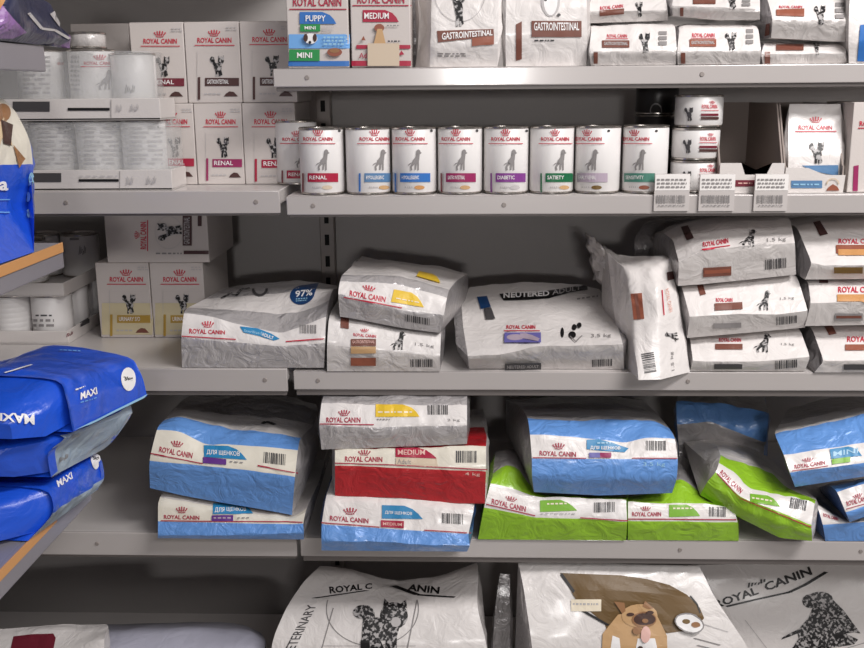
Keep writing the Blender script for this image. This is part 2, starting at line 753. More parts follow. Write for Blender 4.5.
ZA, ZAb = zside(0, 42), zside(0, 70)
ZB, ZBb = zside(0, 265), zside(0, 295)
ZCt, ZCb = zside(0, 566), zside(0, 597)
side_shelf('grey shelf end under the purple wrapped bag', ZA, ZAb, False)
side_shelf('grey shelf with orange price strip under the standing blue bag', ZB, ZBb)
side_shelf('grey shelf with orange price strip under the stacked deep blue bags', ZCt, ZCb, True, 1.32, 1.195)
structure(box('wall_left', XS - .47, XS - .45, .45, YE, 0, 2.3, 'wall_panel', 0))

# ------------------------------------------------------------------ cans
def lathe_bm(bm, prof, c, n=40, mi=0, cap=False):
    rings = []
    for r, z in prof:
        rings.append([bm.verts.new((c.x + r * math.cos(2 * math.pi * i / n), c.y + r * math.sin(2 * math.pi * i / n), z)) for i in range(n)])
    for k in range(len(rings) - 1):
        for i in range(n):
            f = bm.faces.new((rings[k][i], rings[k][(i + 1) % n], rings[k + 1][(i + 1) % n], rings[k + 1][i]))
            f.material_index = mi
    if cap:
        bm.faces.new(rings[-1])
        bm.faces.new(rings[0][::-1])


def can(label, cx, cy, r, z0, z1, group, m='can_label', ribs=0, name='food_can'):
    bm = bmesh.new()
    c = Vector((cx, cy, 0))
    h = z1 - z0
    prof = [(r - .0012, z0 + .0035), (r, z0 + .005)]
    if ribs:
        for i in range(1, ribs):
            zz = z0 + .005 + (h - .010) * i / ribs
            prof += [(r, zz - .0012), (r - .0004, zz), (r, zz + .0012)]
    prof += [(r, z1 - .005), (r - .0012, z1 - .0035)]
    lathe_bm(bm, prof, c)
    o = bm_obj(name, bm, [m], None, 50)
    tag(o, label, 'can', group)
    reg(o)
    bm = bmesh.new()
    lathe_bm(bm, [(r - .0012, z1 - .0036), (r + .0006, z1 - .003), (r + .0008, z1 - .001), (r - .001, z1), (r - .003, z1 - .0008), (r - .004, z1 - .004), (.004, z1 - .0035), (.0003, z1 - .0035)], c)
    bm_obj('lid', bm, ['can_metal'], o, 50)
    bm = bmesh.new()
    lathe_bm(bm, [(.0003, z0 + .003), (r - .005, z0 + .003), (r - .002, z0), (r + .0004, z0 + .001), (r + .0004, z0 + .003), (r - .0012, z0 + .0036)], c)
    bm_obj('bottom_rim', bm, ['can_metal'], o, 50)
    return o


def can_print(o, x0, y0, x1, y1, sh, ink, ink2, word, food, dogink='grey', first=False):
    """sh shifts the motif sideways, as the can is turned"""
    w, h = x1 - x0, y1 - y0

    def q(u0, v0, u1, v1):
        return Q(x0 + w * (u0 + sh), y0 + h * v0, x0 + w * (u1 + sh), y0 + h * v1)
    logo(o, q(.10, .17, .72, .225), q(.3, .05, .52, .16), [(x0 + w * (.05 + sh), y0 + h * .265, x0 + w * (.78 + sh), y0 + h * .265)], 'red', .7)
    picture(o, DOG, q(.36, .35, .66, .66), dogink)
    panel(o, [(grid(nu=10), q(.2, .70, .84, .83), ink), (text(word, .01), q(.24, .735, .6, .79), 'white'),
              (grid(nu=2), q(.09, .70, .125, .97), ink2)])
    dec(o, 'food_picture', [(ell(), q(.5, .88, .72, .94), food), (microtext(1, 4, 4), q(.3, .885, .48, .93), 'ltgrey')], 1)
    dec(o, 'fine_print', [(ell(), q(.84, .06, .9, .095), 'dkgrey')])


CANS = [  # px left, px right, shift, panel ink, strip ink, word, food, description
    (299, 345, .0, 'crimson', 'maroon', 'RENAL', 'beige', 'white dog food can with crimson band standing at the shelf joint end of the row'),
    (345, 391.5, .22, 'slate', 'blue', 'HYPOALLERGENIC', 'tan', 'white dog food can with slate blue band turned to its side, second in the row'),
    (391.5, 437, .0, 'blue', 'blue', 'HYPOALLERGENIC', 'orange', 'white dog food can with bright blue band and orange food picture'),
    (437.5, 482.5, .0, 'magenta', 'maroon', 'GASTRO INTESTINAL', 'tan', 'white dog food can with raspberry red band, fourth in the row'),
    (483.5, 528.5, .08, 'plum', 'plum', 'DIABETIC', 'ltgrey', 'white dog food can with plum purple band in the middle of the row'),
    (529.5, 573.5, .17, 'dkgreen', 'dkgreen', 'SATIETY', 'tan', 'white dog food can with dark green band and dark green edge stripe'),
    (574.5, 620.5, -.13, 'lilacgrey', 'lilacgrey', 'EARLY RENAL', 'olive', 'white dog food can with pale lilac grey band'),
    (621.5, 668.5, -.13, 'sea', 'sea', 'SENSITIVITY', 'rust', 'white dog food can with grey green band, last tall can before the paper tags'),
]
GC = 'tall wet food cans in a row'
rc = .0350
for (x0, x1, sh, i1, i2, wd, fd, lb) in CANS:
    xc = (x0 + x1) / 2
    c = pY(xc, 160, YF + rc + .008)
    rr_ = (x1 - x0) / 2 * (c.y - rc * .2) / 1000 / 1.0 * .985
    o = can(lb, c.x, c.y, min(rr_, .0352), Z2 + .0005, Z2 + .1045, GC)
    can_print(o, x0, 125.5, x1, 193.5, sh, i1, i2, wd, fd)
c = pY(300, 160, YF + .118)
o = can('white can with crimson band half hidden behind the first tall can', c.x - .006, c.y, .0352, Z2L + .0005, Z2L + .104, GC)
can_print(o, 277.5, 127, 321, 189, .02, 'crimson', 'maroon', 'RENAL', 'beige')

# stack of three small cans
GM = 'three small cans stacked in one column'
y_ = [(188.5, 158.6, 695, 'lowest small white can in the column of three beside the empty tray'),
      (158.4, 127.2, 695.2, 'middle small white can in the column of three beside the empty tray'),
      (127.0, 95, 696.8, 'topmost small white can in the column of three beside the empty tray')]
zz = Z2 + .0005
for k, (yb, yt, xc, lb) in enumerate(y_):
    c = pY(xc, 150, YF + .055)
    o = can(lb, c.x, c.y, .0368, zz, zz + .0495, GM)
    yb_, yt_ = yb, yt
    logo(o, Q(xc + 5, yt + 9.5, xc + 20, yt + 13.5), Q(xc + 12, yt + 5.5, xc + 18, yt + 9), [(xc + 4, yt + 15.3, xc + 21, yt + 15.3)], 'red', .6)
    picture(o, CAT, Q(xc - 12, yt + 12, xc - 3, yt + 26), 'dkgrey')
    panel(o, [(grid(), Q(xc + 4, yt + 18.5, xc + 21, yt + 20.8), 'maroon'), (grid(), Q(xc + 4, yt + 21.8, xc + 21, yt + 24.5), 'dkbrown')])
    zz += .0500
# dark cans behind
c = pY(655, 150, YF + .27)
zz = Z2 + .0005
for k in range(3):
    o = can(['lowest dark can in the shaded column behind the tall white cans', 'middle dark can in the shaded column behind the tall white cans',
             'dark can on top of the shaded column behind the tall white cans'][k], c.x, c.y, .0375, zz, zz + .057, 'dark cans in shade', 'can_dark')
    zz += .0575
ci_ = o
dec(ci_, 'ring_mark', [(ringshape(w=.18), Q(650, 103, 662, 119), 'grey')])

# ------------------------------------------------------------------ cartons
def carton(label, x0, y0, x1, y1, dy, depth, z0=None, m='carton', group=None, name='food_carton', h=None, cat='box'):
    A = pY(x0, y1, YF + dy)
    B = pY(x1, y1, YF + dy)
    T = pY((x0 + x1) / 2, y0, YF + dy)
    zb = A.z if z0 is None else z0
    zt = T.z if h is None else zb + h
    o = box(name, A.x, B.x, YF + dy, YF + dy + depth, zb, zt, m, .0016)
    tag(o, label, cat, group)
    o['ztop'] = zt
    reg(o)
    return o


def carton_print(o, x0, y0, x1, y1, ink, word, strip=True, food='brown', rot=False):
    w, h = x1 - x0, y1 - y0

    def q(u0, v0, u1, v1):
        return Q(x0 + w * u0, y0 + h * v0, x0 + w * u1, y0 + h * v1)
    logo(o, q(.17, .2, .8, .265), q(.36, .095, .6, .19), [(x0 + w * .12, y0 + h * .295, x0 + w * .86, y0 + h * .295)], 'red', .8)
    picture(o, CAT, q(.4, .42, .68, .68), 'sketch')
    it = [(grid(), q(.31, .70, .94, .80), ink), (text(word, .01), q(.35, .72, .75, .775), 'white')]
    if strip:
        it.append((grid(nu=2), q(.18, .69, .225, .97), ink))
    panel(o, it)
    dec(o, 'food_picture', [(poly([(0, 1), (.15, .5), (.4, .1), (.7, .2), (1, 1)], 0), q(.66, .86, .92, .93), food),
                            (microtext(1, 5, 5), q(.3, .88, .6, .92), 'ltgrey')], 1)
    dec(o, 'fine_print', [(strokes([(0, .5), (1, .4)], .05), q(.18, .38, .9, .4), 'ltgrey'), (strokes([(.5, 0), (.5, 1)], .5), q(.16, .37, .175, .68), 'ltgrey'),
                          (microtext(2, 9, 3), q(.7, .06, .9, .12), 'ltgrey')], 0)


GK = 'cat food cartons stacked in two rows'
zlo = zpx(220, 182, .10)
rows_lo = [(148, 103.4, 197.2, 181, 'crimson', 'RENAL', 'white cat food carton with crimson band in the lower row, partly behind the wrapped cans'),
           (198, 103.2, 245, 182, 'magenta', 'RENAL', 'white cat food carton with dusty crimson band, middle of the lower row'),
           (245.6, 102.8, 297.5, 183, 'crimson', 'RENAL', 'white cat food carton with crimson band in the lower row, next to the cans')]
for (x0, y0, x1, y1, ink, wd, lb) in rows_lo:
    o = carton(lb, x0, y0, x1, y1, .10, .16, Z2L + .0005, 'carton', GK, h=zpx(220, 103.2, .10) - Z2L - .0005)
    carton_print(o, x0, y0, x1, y1 + 1, ink, wd, True, 'dkbrown')
ztop = o['ztop']
rows_hi = [(134.6, 22.8, 187.6, 102, 'maroon', 'RENAL', 'white cat food carton with maroon band in the upper row, behind the tray of cans'),
           (188.4, 21.6, 242.4, 102, 'dkbrown', 'GASTROINTESTINAL', 'white cat food carton with dark brown band, middle of the upper row'),
           (243.2, 20.6, 297.5, 102, 'dkbrown', 'GASTROINTESTINAL', 'white cat food carton with dark brown band in the upper row, beside the high shelf')]
for (x0, y0, x1, y1, ink, wd, lb) in rows_hi:
    o = carton(lb, x0, y0, x1, y1, .103, .155, ztop + .0005, 'carton', GK, h=zpx(220, 21.8, .103) - ztop)
    carton_print(o, x0, y0, x1, y1, ink, wd, x0 > 150, 'dkbrown')
for q in (o,):
    pass
# plain carton behind the shrink-wrapped cans, standing on another
o = carton('grey white carton at the back behind the stacked cans', 72, 23.5, 130, 49, .20, .14, Z2L + .0005, 'carton')

# lower cartons with gold bands
GG = 'gold banded cat food cartons'
zg = Z3L + .0005
for (x0, x1, lb) in [(101, 153.6, 'gold banded cat food carton nearer the wrapped cans'), (154.4, 207, 'gold banded cat food carton beside the silver bag')]:
    o = carton(lb, x0, 263, x1, 336, .205, .185, zg, 'carton', GG, h=zpx(155, 262.5, .205) - zg)
    gold = [(grid(nu=10, nv=6), Q(x0 + 1, 303, x1 - 1, 334.5), 'carton_gold')]
    dec(o, 'tinted_base', gold)
    carton_print(o, x0, 261.5, x1, 338, 'gold', 'URINARY S/O', True, 'brown')
zt_ = o['ztop']
o = carton('white carton lying on its side on the gold banded cartons', 107.5, 214, 209.6, 261, .20, .19, zt_ + .0006, 'carton', None,
           h=zpx(155, 214.5, .20) - zt_)
logo(o, rot90(Q(140.5, 222, 146.5, 249), 3), rot90(Q(134, 231, 140, 239), 3), [], 'red')
dec(o, 'brand_line', [(grid(nu=2, nv=6), Q(147.3, 220, 148.2, 251), 'red')])
picture(o, CAT, rot90(Q(157, 222, 182, 241), 3), 'sketch')
dec(o, 'drawn_ring', [(ringshape(w=.03), Q(155, 216, 183, 249), 'ltgrey')])
panel(o, [(grid(nu=3, nv=6), Q(182.8, 214.8, 192, 245.5), 'dkbrown'), (text('GASTROINTESTINAL', .01), rot90(Q(184, 217, 190, 244), 3), 'ltgrey'),
          (grid(), Q(184, 250.5, 208.6, 254), 'dkbrown'), (grid(nu=2), Q(198, 215, 202, 226), 'dkbrown')])
dec(o, 'fine_print', [(microtext(1, 6, 6), Q(156, 252, 182, 255), 'grey')])

# ------------------------------------------------------------------ cardboard trays with shrink-wrapped cans
def tray(label, x0, x1, y0, y1, z0, h, group, prints, back_h=None):
    t = .003
    bm = bmesh.new()
    box_bm(bm, x0, x1, y0, y1, z0, z0 + t)
    o = bm_obj('can_tray', bm, ['card_white'])
    tag(o, label, 'tray', group)
    bm = bmesh.new()
    box_bm(bm, x0, x1, y0, y0 + t, z0, z0 + h, .0008)
    f = bm_obj('front_wall', bm, ['card_white'], o)
    BV[o.name] = BVHTree.FromPolygons([v.co.copy() for v in f.data.vertices], [tuple(g.vertices) for g in f.data.polygons])
    box('back_wall', x0, x1, y1 - t, y1, z0, z0 + (back_h or h), 'card_white', .0008, o)
    for s in (0, 1):
        xx = x0 if s == 0 else x1 - t
        bm = bmesh.new()
        box_bm(bm, xx, xx + t, y0 + t, y1 - t, z0, z0 + h, .0008)
        w = bm_obj('side_wall', bm, ['card_white'], o)
    vv, ff = [], []
    for q_ in (f, w):
        n_ = len(vv)
        vv += [v.co.copy() for v in q_.data.vertices]
        ff += [tuple(i + n_ for i in g.vertices) for g in q_.data.polygons]
    BV[o.name] = BVHTree.FromPolygons(vv, ff)
    if prints:
        panel(o, prints, 0)
    return o
    return o


r_ = .0345
dyl = .004
y0_ = YF + dyl
xa = xpx(172, 182, dyl)
xb = xpx(-20, 182, dyl)
zl = Z2L + .0006
hl = zpx(100, 170, dyl) - zl
GT = 'shrink-wrapped can trays on the upper shelf'
tray('lower cardboard tray of wrapped cans standing on the shelf', xb, xa, y0_, y0_ + .082, zl, hl, GT,
     [(grid(), Q(33, 173, 61.5, 182), 'dkgrey'), (grid(), Q(79, 179, 119, 181.6), 'black'), (grid(nu=1), Q(119.8, 171, 120.4, 190), 'grey'),
      (SCRIB, Q(126, 174, 136, 186), 'ltgrey'), (SCRIB, Q(146, 174, 160, 185), 'ltgrey'), (microtext(1, 3, 6), Q(80, 175, 118, 177), 'ltgrey')])
zc = zl + .0035
GW = 'cans in the wrapped trays'
TRAYS = [bpy.data.objects['can_tray']]
hc = .104
lo = [(53, 'ribbed white can in the lower wrapped tray beside the standing blue bag'), (99.5, 'ribbed white can in the middle of the lower wrapped tray'),
      (144.5, 'ribbed white can in the lower wrapped tray, next to the cartons')]
for xc, lb in lo:
    c = pY(xc, 145, y0_ + .041)
    o = can(lb, c.x, c.y, r_, zc, zc + hc, GW, 'can_label', 9)
    dec(o, 'fine_print', [(microtext(9, int(xc), 2), Q(xc - 15, 126, xc + 18, 166), 'ltgrey'), (ell(), Q(xc + 12, 126, xc + 14, 128), 'dkgrey')])
zu = zc + hc + .0006
hu = zpx(100, 98.6, dyl) - zu
xu = xpx(160, 110, dyl)
tray('upper cardboard tray of wrapped cans resting on the lower cans', xb, xu, y0_, y0_ + .082, zu, hu, GT,
     [(grid(), Q(13, 101.5, 50, 111.5), 'dkgrey'), (grid(), Q(68, 107.8, 110, 110.6), 'black'), (grid(nu=1), Q(111, 99.5, 111.7, 119), 'grey'),
      (SCRIB, Q(116, 102, 124, 113), 'ltgrey'), (SCRIB, Q(130, 102, 142, 112), 'ltgrey')])
TRAYS.append(bpy.data.objects['can_tray.001'])
zc2 = zu + .0035
hc2 = zpx(95, 49.5, .045) - zc2
up = [(41, 'white can in the upper wrapped tray half behind the grey shelf end'), (93, 'white can with dog picture in the upper wrapped tray'),
      (134, 'white can at the end of the upper wrapped tray')]
for k, (xc, lb) in enumerate(up):
    c = pY(xc, 75, y0_ + .041)
    o = can(lb, c.x, c.y, r_ if k != 1 else .036, zc2, zc2 + hc2 - (0 if k < 2 else .006), GW, 'can_label', 0)
    if k == 1:
        logo(o, Q(84, 61.5, 113, 65), Q(93, 54, 106, 60.5), [(81, 66.6, 115, 66.6)], 'red', .6)
        picture(o, DOG, Q(95, 70, 113, 90), 'grey')
        dec(o, 'fine_print', [(microtext(8, 8, 3), Q(71, 55, 80, 92), 'ltgrey'), (ell(), Q(112, 53, 114.5, 56), 'dkgrey')])
    elif k == 0:
        dec(o, 'fine_print', [(microtext(9, 5, 2), Q(24, 55, 50, 95), 'ltgrey'), (text(BRAND, .02), Q(57, 62, 63, 65), 'red')])
    else:
        dec(o, 'fine_print', [(SCRIB, Q(124, 82, 138, 95), 'grey')])
c = pY(88, 40, y0_ + .043)
o = can('shiny small can on top of the upper wrapped tray', c.x, c.y, .027, zc2 + hc2 + .0006, zc2 + hc2 + .026, None, 'grey_bag')

# shrink film over the two upper trays
fm = MATS['film_base']
nt = fm.node_tree
tr = nt.nodes.new('ShaderNodeBsdfTransparent')
mx = nt.nodes.new('ShaderNodeMixShader')
mx.inputs['Fac'].default_value = .26
fb = nt.nodes['Principled BSDF']
nb = nt.nodes.new('ShaderNodeTexNoise')
nb.inputs['Scale'].default_value = 22
nb.inputs['Distortion'].default_value = 2
bb = nt.nodes.new('ShaderNodeBump')
bb.inputs['Strength'].default_value = .5
bb.inputs['Distance'].default_value = .01
nt.links.new(nb.outputs['Fac'], bb.inputs['Height'])
nt.links.new(bb.outputs['Normal'], fb.inputs['Normal'])
nt.links.new(tr.outputs['BSDF'], mx.inputs[1])
nt.links.new(fb.outputs['BSDF'], mx.inputs[2])
nt.links.new(mx.outputs['Shader'], nt.nodes['Material Output'].inputs['Surface'])


def film(parent, x0, x1, y0, y1, z0, z1):
    V, Fc = [], []
    r, n = .03, 6
    prof = [(x0, y0), (x1 - r, y0)] + [(x1 - r + r * math.sin(math.pi / 2 * i / n), y0 + r - r * math.cos(math.pi / 2 * i / n)) for i in range(1, n + 1)] + [(x1, y1)]
    lev = [z0, z0 + (z1 - z0) * .33, z0 + (z1 - z0) * .66, z1]
    for z in lev:
        V += [(x, y, z) for x, y in prof]
    w = len(prof)
    for j in range(3):
        for i in range(w - 1):
            Fc.append((j * w + i, j * w + i + 1, (j + 1) * w + i + 1, (j + 1) * w + i))
    f_ = mesh_obj('shrink_film', V, Fc, ['film_base'], None, parent)
    so = f_.modifiers.new('thickness', 'SOLIDIFY')
    so.thickness = .0004
    return f_


film(TRAYS[0], xb, xa - .002, y0_ + .0035, y0_ + .078, zl + .0032, zl + .106)
film(TRAYS[1], xb, xpx(150, 110, dyl), y0_ + .0035, y0_ + .078, zu + .0032, zc2 + hc2 - .004)

# deep trays on the next shelf down
XT = -.713
yt0 = YF + .155
GT2 = 'can trays stacked in the corner of the second shelf'
zt2 = Z3L + .0006
for lev in range(2):
    hb = .024
    tt = tray(['lower can tray in the dim corner on the second shelf', 'upper can tray in the dim corner on the second shelf'][lev], -1.0, XT, yt0, yt0 + .245, zt2, hb, GT2,
              [[(grid(), Q((80, 321), (89, 317), (89, 322.5), (80, 327)), 'dkgrey'), (SCRIB, Q((66, 333), (74, 329), (74, 334), (66, 338)), 'maroon')],
               [(grid(), Q(42, 281, 59, 283.5), 'dkgrey'), (SCRIB, Q((68, 272), (77, 268), (77, 274), (68, 278)), 'maroon')]][lev])
    hcan = .083 if lev == 0 else .083
    spots = [(0, 0), (0, 1), (0, 2), (1, 0), (2, 0)] if lev == 0 else [(2, 0), (2, 1), (1, 1)]
    for row, col_ in spots:
        cx, cy = XT - .042 - col_ * .0735, yt0 + .043 + row * .078
        lb = '%s white can in the %s dim corner tray, %s' % (['front row', 'middle row', 'rear row'][row], ['lower', 'upper'][lev],
                                                               ['next to the cartons', 'one in from the cartons', 'two in from the cartons'][col_])
        o = can(lb, cx, cy, .0358, zt2 + .0035, zt2 + .0035 + hcan, 'cans in the dim corner', 'can_label', 0 if col_ == 0 else 8)
        if lev == 1 and row == 2 and col_ == 0:
            dec(o, 'fine_print', [(SCRIB, Q(78, 243, 88, 256), 'grey'), (grid(), Q(70, 227, 79, 240), 'grey')])
        if lev == 0 and row == 0 and col_ == 0:
            dec(o, 'fine_print', [(microtext(1, 8, 3), Q(36, 314, 52, 317), 'dkgrey'), (microtext(2, 4, 3), Q(34, 318, 54, 328), 'grey')])
    zt2 += .0035 + hcan + .0006

# ------------------------------------------------------------------ things on the eye-level shelf
zs = Z1 + .0006
hz = zpx(320, -34) - zs
o = carton('blue and white puppy food carton at the end of the eye-level shelf', 288.5, -30, 349.5, 66.5, .006, .075, zs, 'carton', None, h=hz)
logo(o, Q(293, -2.5, 341.5, 6.5), None, [(289.5, 9.3, 348.5, 9.3)], 'crimson', 1.1)
panel(o, [(grid(), Q(289, 34.3, 349, 48.5), 'skyblue'), (grid(), Q(289, 61, 349, 66.2), 'blue'), (FIN, Q(299.8, 12, 336.5, 24), 'blue'), (text('PUPPY', .015), Q(306, 15.5, 326, 21.5), 'white'),
          (grid(), Q(300.5, 24.4, 320.4, 31.6), 'green'), (text('MINI', .015), Q(305, 26.3, 316, 29.6), 'white'),
          (grid(), Q(289.5, 49.6, 320, 61), 'green'), (text('MINI', .02), Q(297.5, 52.5, 312.5, 58), 'white'),
          (microtext(2, 2, 5), Q(323, 26, 334, 32), 'ltgrey'), (microtext(3, 3, 6), Q(324, 36, 346, 46), 'ltblue'), (ell(), Q(327.5, 48, 342.5, 56.5), 'rust'), (ell(), Q(330, 48.5, 340, 53), 'dktan')])
dec(o, 'animal_picture', [(ell(), Q(304.5, 33.5, 318, 44), 'white'), (ell(), Q(304, 34, 308.5, 42), 'muzzle'), (ell(), Q(313.5, 34, 317.5, 42), 'muzzle'), (ell(), Q(309.3, 41, 312, 44), 'black')], 14)
o = carton('red and white medium dog food carton beside the puppy carton', 351.8, -30, 411, 66.2, .006, .075, zs, 'carton', None, h=hz)
logo(o, Q(357.5, -4.5, 404.5, 3.6), None, [(352.5, 5.6, 410.5, 5.6)], 'crimson', 1.1)
panel(o, [(FIN, Q(362.8, 10, 398.8, 22), 'crimson'), (text('MEDIUM', .015), Q(364.5, 12.8, 389, 19), 'white'), (grid(), Q(356.5, 45, 410, 48.8), 'crimson'), (grid(), Q(352.3, 60.8, 410.5, 66), 'crimson'),
          (text('Ad', .01), Q(359.5, 53, 367, 58), 'crimson'), (poly([(0, 1), (.5, 0), (1, .8)], 0), Q(398.5, 50.5, 404.5, 55.5), 'crimson'), (microtext(1, 7, 4), Q(387, 24.5, 400, 27), 'grey'), (microtext(1, 7, 4), Q(388, 40, 401, 43), 'dkgrey')])
dec(o, 'animal_picture', [(ell(), Q(374.5, 24, 384.5, 32), 'rust'), (poly([(.3, 0), (.7, 0), (1, 1), (0, 1)], 1), Q(374, 29, 386, 44), 'tan'), (poly([(0, 1), (.5, 0), (1, 1)], 0), Q(361.5, 36, 366, 40.5), 'rust')], 9)
dec(o, 'blank_panel', [(grid(), Q(368, 43.5, 399.6, 66), 'beige')], 14)


def stand(label, x0t, x1t, x0, x1, yb, yt, dy=.004, thick=.06, m='white_bag', cap='grey_bag', group=None, z=None, ymid=None, **kw):
    """an upright pouch: flat bottom, belly, narrowing to the top"""
    z = zs if z is None else z
    ym = (yb + yt) / 2 if ymid is None else ymid
    r0 = RZ([(x0, yb), (x1, yb)], dy + .004, z)
    r1 = R([(x0 - .5, yb + (ym - yb) * .4), (x1 + .5, yb + (ym - yb) * .4)], dy - .008)
    r2 = R([(x0, ym), (x1, ym)], dy - .006)
    r3 = R([(x0t, yt), (x1t, yt)], dy + .022)
    r4 = R([(x0t + 1, yt - 12), (x1t - 1, yt - 12)], dy + .03)
    return bag(label, 'pet food bag', group, [r0, r1, r2, r3, r4], [m] * 4, cap, m, amp=kw.pop('amp', .002), backfall=thick, floor_z=z, **kw)


rw = [RZ([(415, 62, .055), (429.5, 60.5, .012), (497.5, 60.5, .012)], 0, zs), R([(420, 45, .055), (430, 45, .0), (498, 45, .0)]), R([(427, 30, .05), (431, 30, .002), (498, 30, .002)]),
      R([(421, 8, .05), (431, 5, .006), (499, 5, .006)]), R([(414, -60, .05), (432, -60, .03), (499, -60, .03)])]
for r_w in rw:
    for k_ in range(3):
        r_w[k_] = (r_w[k_][0], (0, 3, 15)[k_])
o = bag('tall white bag with cat drawing and brown band beside the red carton', 'pet food bag', None, rw, ['white_bag'] * 4, 'white_bag', floor_z=zs, backfall=.04, amp=.002)
picture(o, CAT, Q(450, -14, 466.5, 26.5), 'sketch')
panel(o, [(grid(nu=10), Q((437, 31), (493.5, 29), (494, 36.5), (438, 42.5)), 'brown'), (grid(nu=6), Q((472, 38.5), (494, 36), (494, 44.5), (472, 45.8)), 'rust'),
          (text('GASTROINTESTINAL', .02), Q((442, 33), (492.5, 30), (492.5, 35.5), (442, 40)), 'white')])
dec(o, 'fine_print', [(microtext(2, 2, 6), Q(437.5, 52.5, 467, 57), 'grey'), (ringshape(w=.02), Q(434, -40, 486, 22), 'ltgrey')])
o = stand('tall white bag with brown edge strip and white animal picture', 505, 587, 506, 586.5, 65, -60, .01, .07)
panel(o, [(grid(nu=2, nv=6), Q((516, 24.5), (521.8, 21.5), (521.8, 59), (516, 60.5)), 'brown'), (grid(nu=10), Q(531.5, 21, 581.5, 37), 'brown'),
          (text('GASTROINTESTINAL', .02), Q(534, 22.5, 579, 30.5), 'white')])
dec(o, 'fine_print', [(microtext(1, 2, 6), Q(534.5, 39, 555, 42), 'dkgrey'), (strokes([(0, 0), (1, 1)], .1), Q(531, 44, 556, 44.8), 'ltgrey')])
dec(o, 'animal_picture', [(ell(), Q(541, -16, 560, 17), 'ltgrey'), (ell(), Q(543.5, -14, 557.5, 15.5), 'white'), (ell(), Q(543, -8, 548, 1.5), 'sketch'), (ell(), Q(557, 13.5, 560.5, 16.5), 'dkgrey')])
# dark bag behind, between carton and bag
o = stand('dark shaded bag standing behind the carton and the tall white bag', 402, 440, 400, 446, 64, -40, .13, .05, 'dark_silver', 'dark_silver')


def flat_print(o, bq, band, bink, cat_, lines, tick, tink='brown', bw=None, shape=CAT):
    if bq:
        logo(o, bq, None, [(bq[3][0] - 1, bq[3][1] + 1.1, bq[2][0] + 1, bq[2][1] + 1.1)], 'red', .6)
    if band:
        it = [(grid(nu=8), band, bink)]
        if bw:
            A, B, C_, D = [Vector(q) for q in band]
            m_ = lambda u, v: tuple((A * (1 - u) + B * u) * (1 - v) + (D * (1 - u) + C_ * u) * v)
            it.append((text(bw, .02), [m_(.06, .25), m_(.94, .25), m_(.94, .72), m_(.06, .72)], 'ltgrey'))
        if tick:
            it.append((grid(nu=2, nv=3), tick, tink))
        panel(o, it)
    if cat_:
        picture(o, shape, cat_, 'sketch')
    if lines:
        dec(o, 'fine_print', [(grid(nu=3), (lambda q, k: Q(q[0], q[1] + (q[3] - q[1]) * k / 3, q[2], q[1] + (q[3] - q[1]) * (k + .7) / 3))(lines, k), 'grey') for k in range(3)])


G1S = 'small white cat food bags lying on the eye-level shelf'


def flatbag(label, r0, r1, r2, depth, group, m='white_bag', mats=None, cap='silver_bag', zfl=None, **kw):
    r3 = back(r2, depth * .6, kw.pop('rise', 0.0))
    r4 = back(r2, depth, kw.pop('drop', -.02))
    return bag(label, 'pet food bag', group, [r0, r1, r2, r3, r4], mats or ['grey_bag', m, m, m], cap, None, floor_z=zfl, **kw)


o = flatbag('small white cat food bag lying under another beside the tall bag with the brown strip', RZ([(591, 64), (676, 62)], .004, zs), R([(589, 52), (677, 51)], -.008),
            R([(592, 24), (640, 23), (675, 22)], .02), .2, G1S, zfl=zs)
flat_print(o, Q(607, 34.5, 627, 38), Q(602, 40.8, 629.4, 48), 'brown', Q(639, 33, 650.5, 52.5), (658.6, 31.6, 666.7, 47), Q(593.5, 52, 597.5, 63), bw='GASTROINTESTINAL')
r_top = R([(592, 24), (675, 22)], .02)
zsx = r_top[0][0].z + .002
o = flatbag('small white cat food bag lying on top of another, under the dark shadow', R([(590, 23), (668, 20.5)], .03), R([(588, 12), (668, 10)], .018), R([(592, -6), (664, -9)], .05), .16, G1S)
flat_print(o, None, Q((599.5, 11), (624, 9), (624, 13.5), (599.5, 16)), 'brown', Q(635.5, 2, 643, 16.5), None, None)
dec(o, 'brand_logo', [(text(BRAND, .02), Q((600, 7), (623, 4.5), (623, 8), (600, 10.5)), 'red')])
o = flatbag('small white cat food bag with orange brown band in the lower layer', RZ([(678, 63), (760, 62.5)], .002, zs), R([(677, 52), (761, 51)], -.010), R([(680, 25), (720, 23), (758, 24)], .02), .2, G1S, zfl=zs)
flat_print(o, Q(692, 33.5, 714.5, 37.5), Q(689.4, 39.7, 716, 47), 'rust', Q(725, 32.4, 737, 50.5), (746, 29.5, 753, 46), Q(680.7, 52.5, 685, 63), bw='GASTROINTESTINAL')
o = flatbag('small white cat food bag tilted on the layer with the orange brown band', R([(673, 15.5), (720, 20), (760, 19.5)], .012), R([(672, 6), (760, 10)], .0), R([(674, -10), (760, -8)], .04), .16, G1S)
flat_print(o, None, Q(693, -1.5, 715.5, 4.5), 'brown', Q(725, -10, 738, 9), (742, -4, 750, 8), Q(680, 7.5, 683.4, 15.5))
o = flatbag('small white cat food bag with brown band lying flat under the last pile', RZ([(763, 63.5), (847, 61.5)], .012, zs), R([(761, 54), (846, 53)], .002), R([(765, 41), (846, 44)], .03), .2, G1S, zfl=zs)
flat_print(o, None, Q(776, 45, 803.5, 51), 'brown', Q(813, 41, 820, 55), None, Q(764.5, 52.7, 770, 63))
o = flatbag('small white cat food bag with reddish band on top of the last pile', R([(771, 38), (800, 39.5), (848, 42)], .012), R([(773, 20), (848, 21)], -.004), R([(765, -10), (850, -10)], .04), .16, G1S)
flat_print(o, None, Q((776, 10), (804, 9), (804, 17), (776, 16)), 'rust', Q(814, 5.7, 826, 24.5), (835, 3, 844, 21), Q((767, 24), (771, 23), (770, 35), (765.5, 36)))
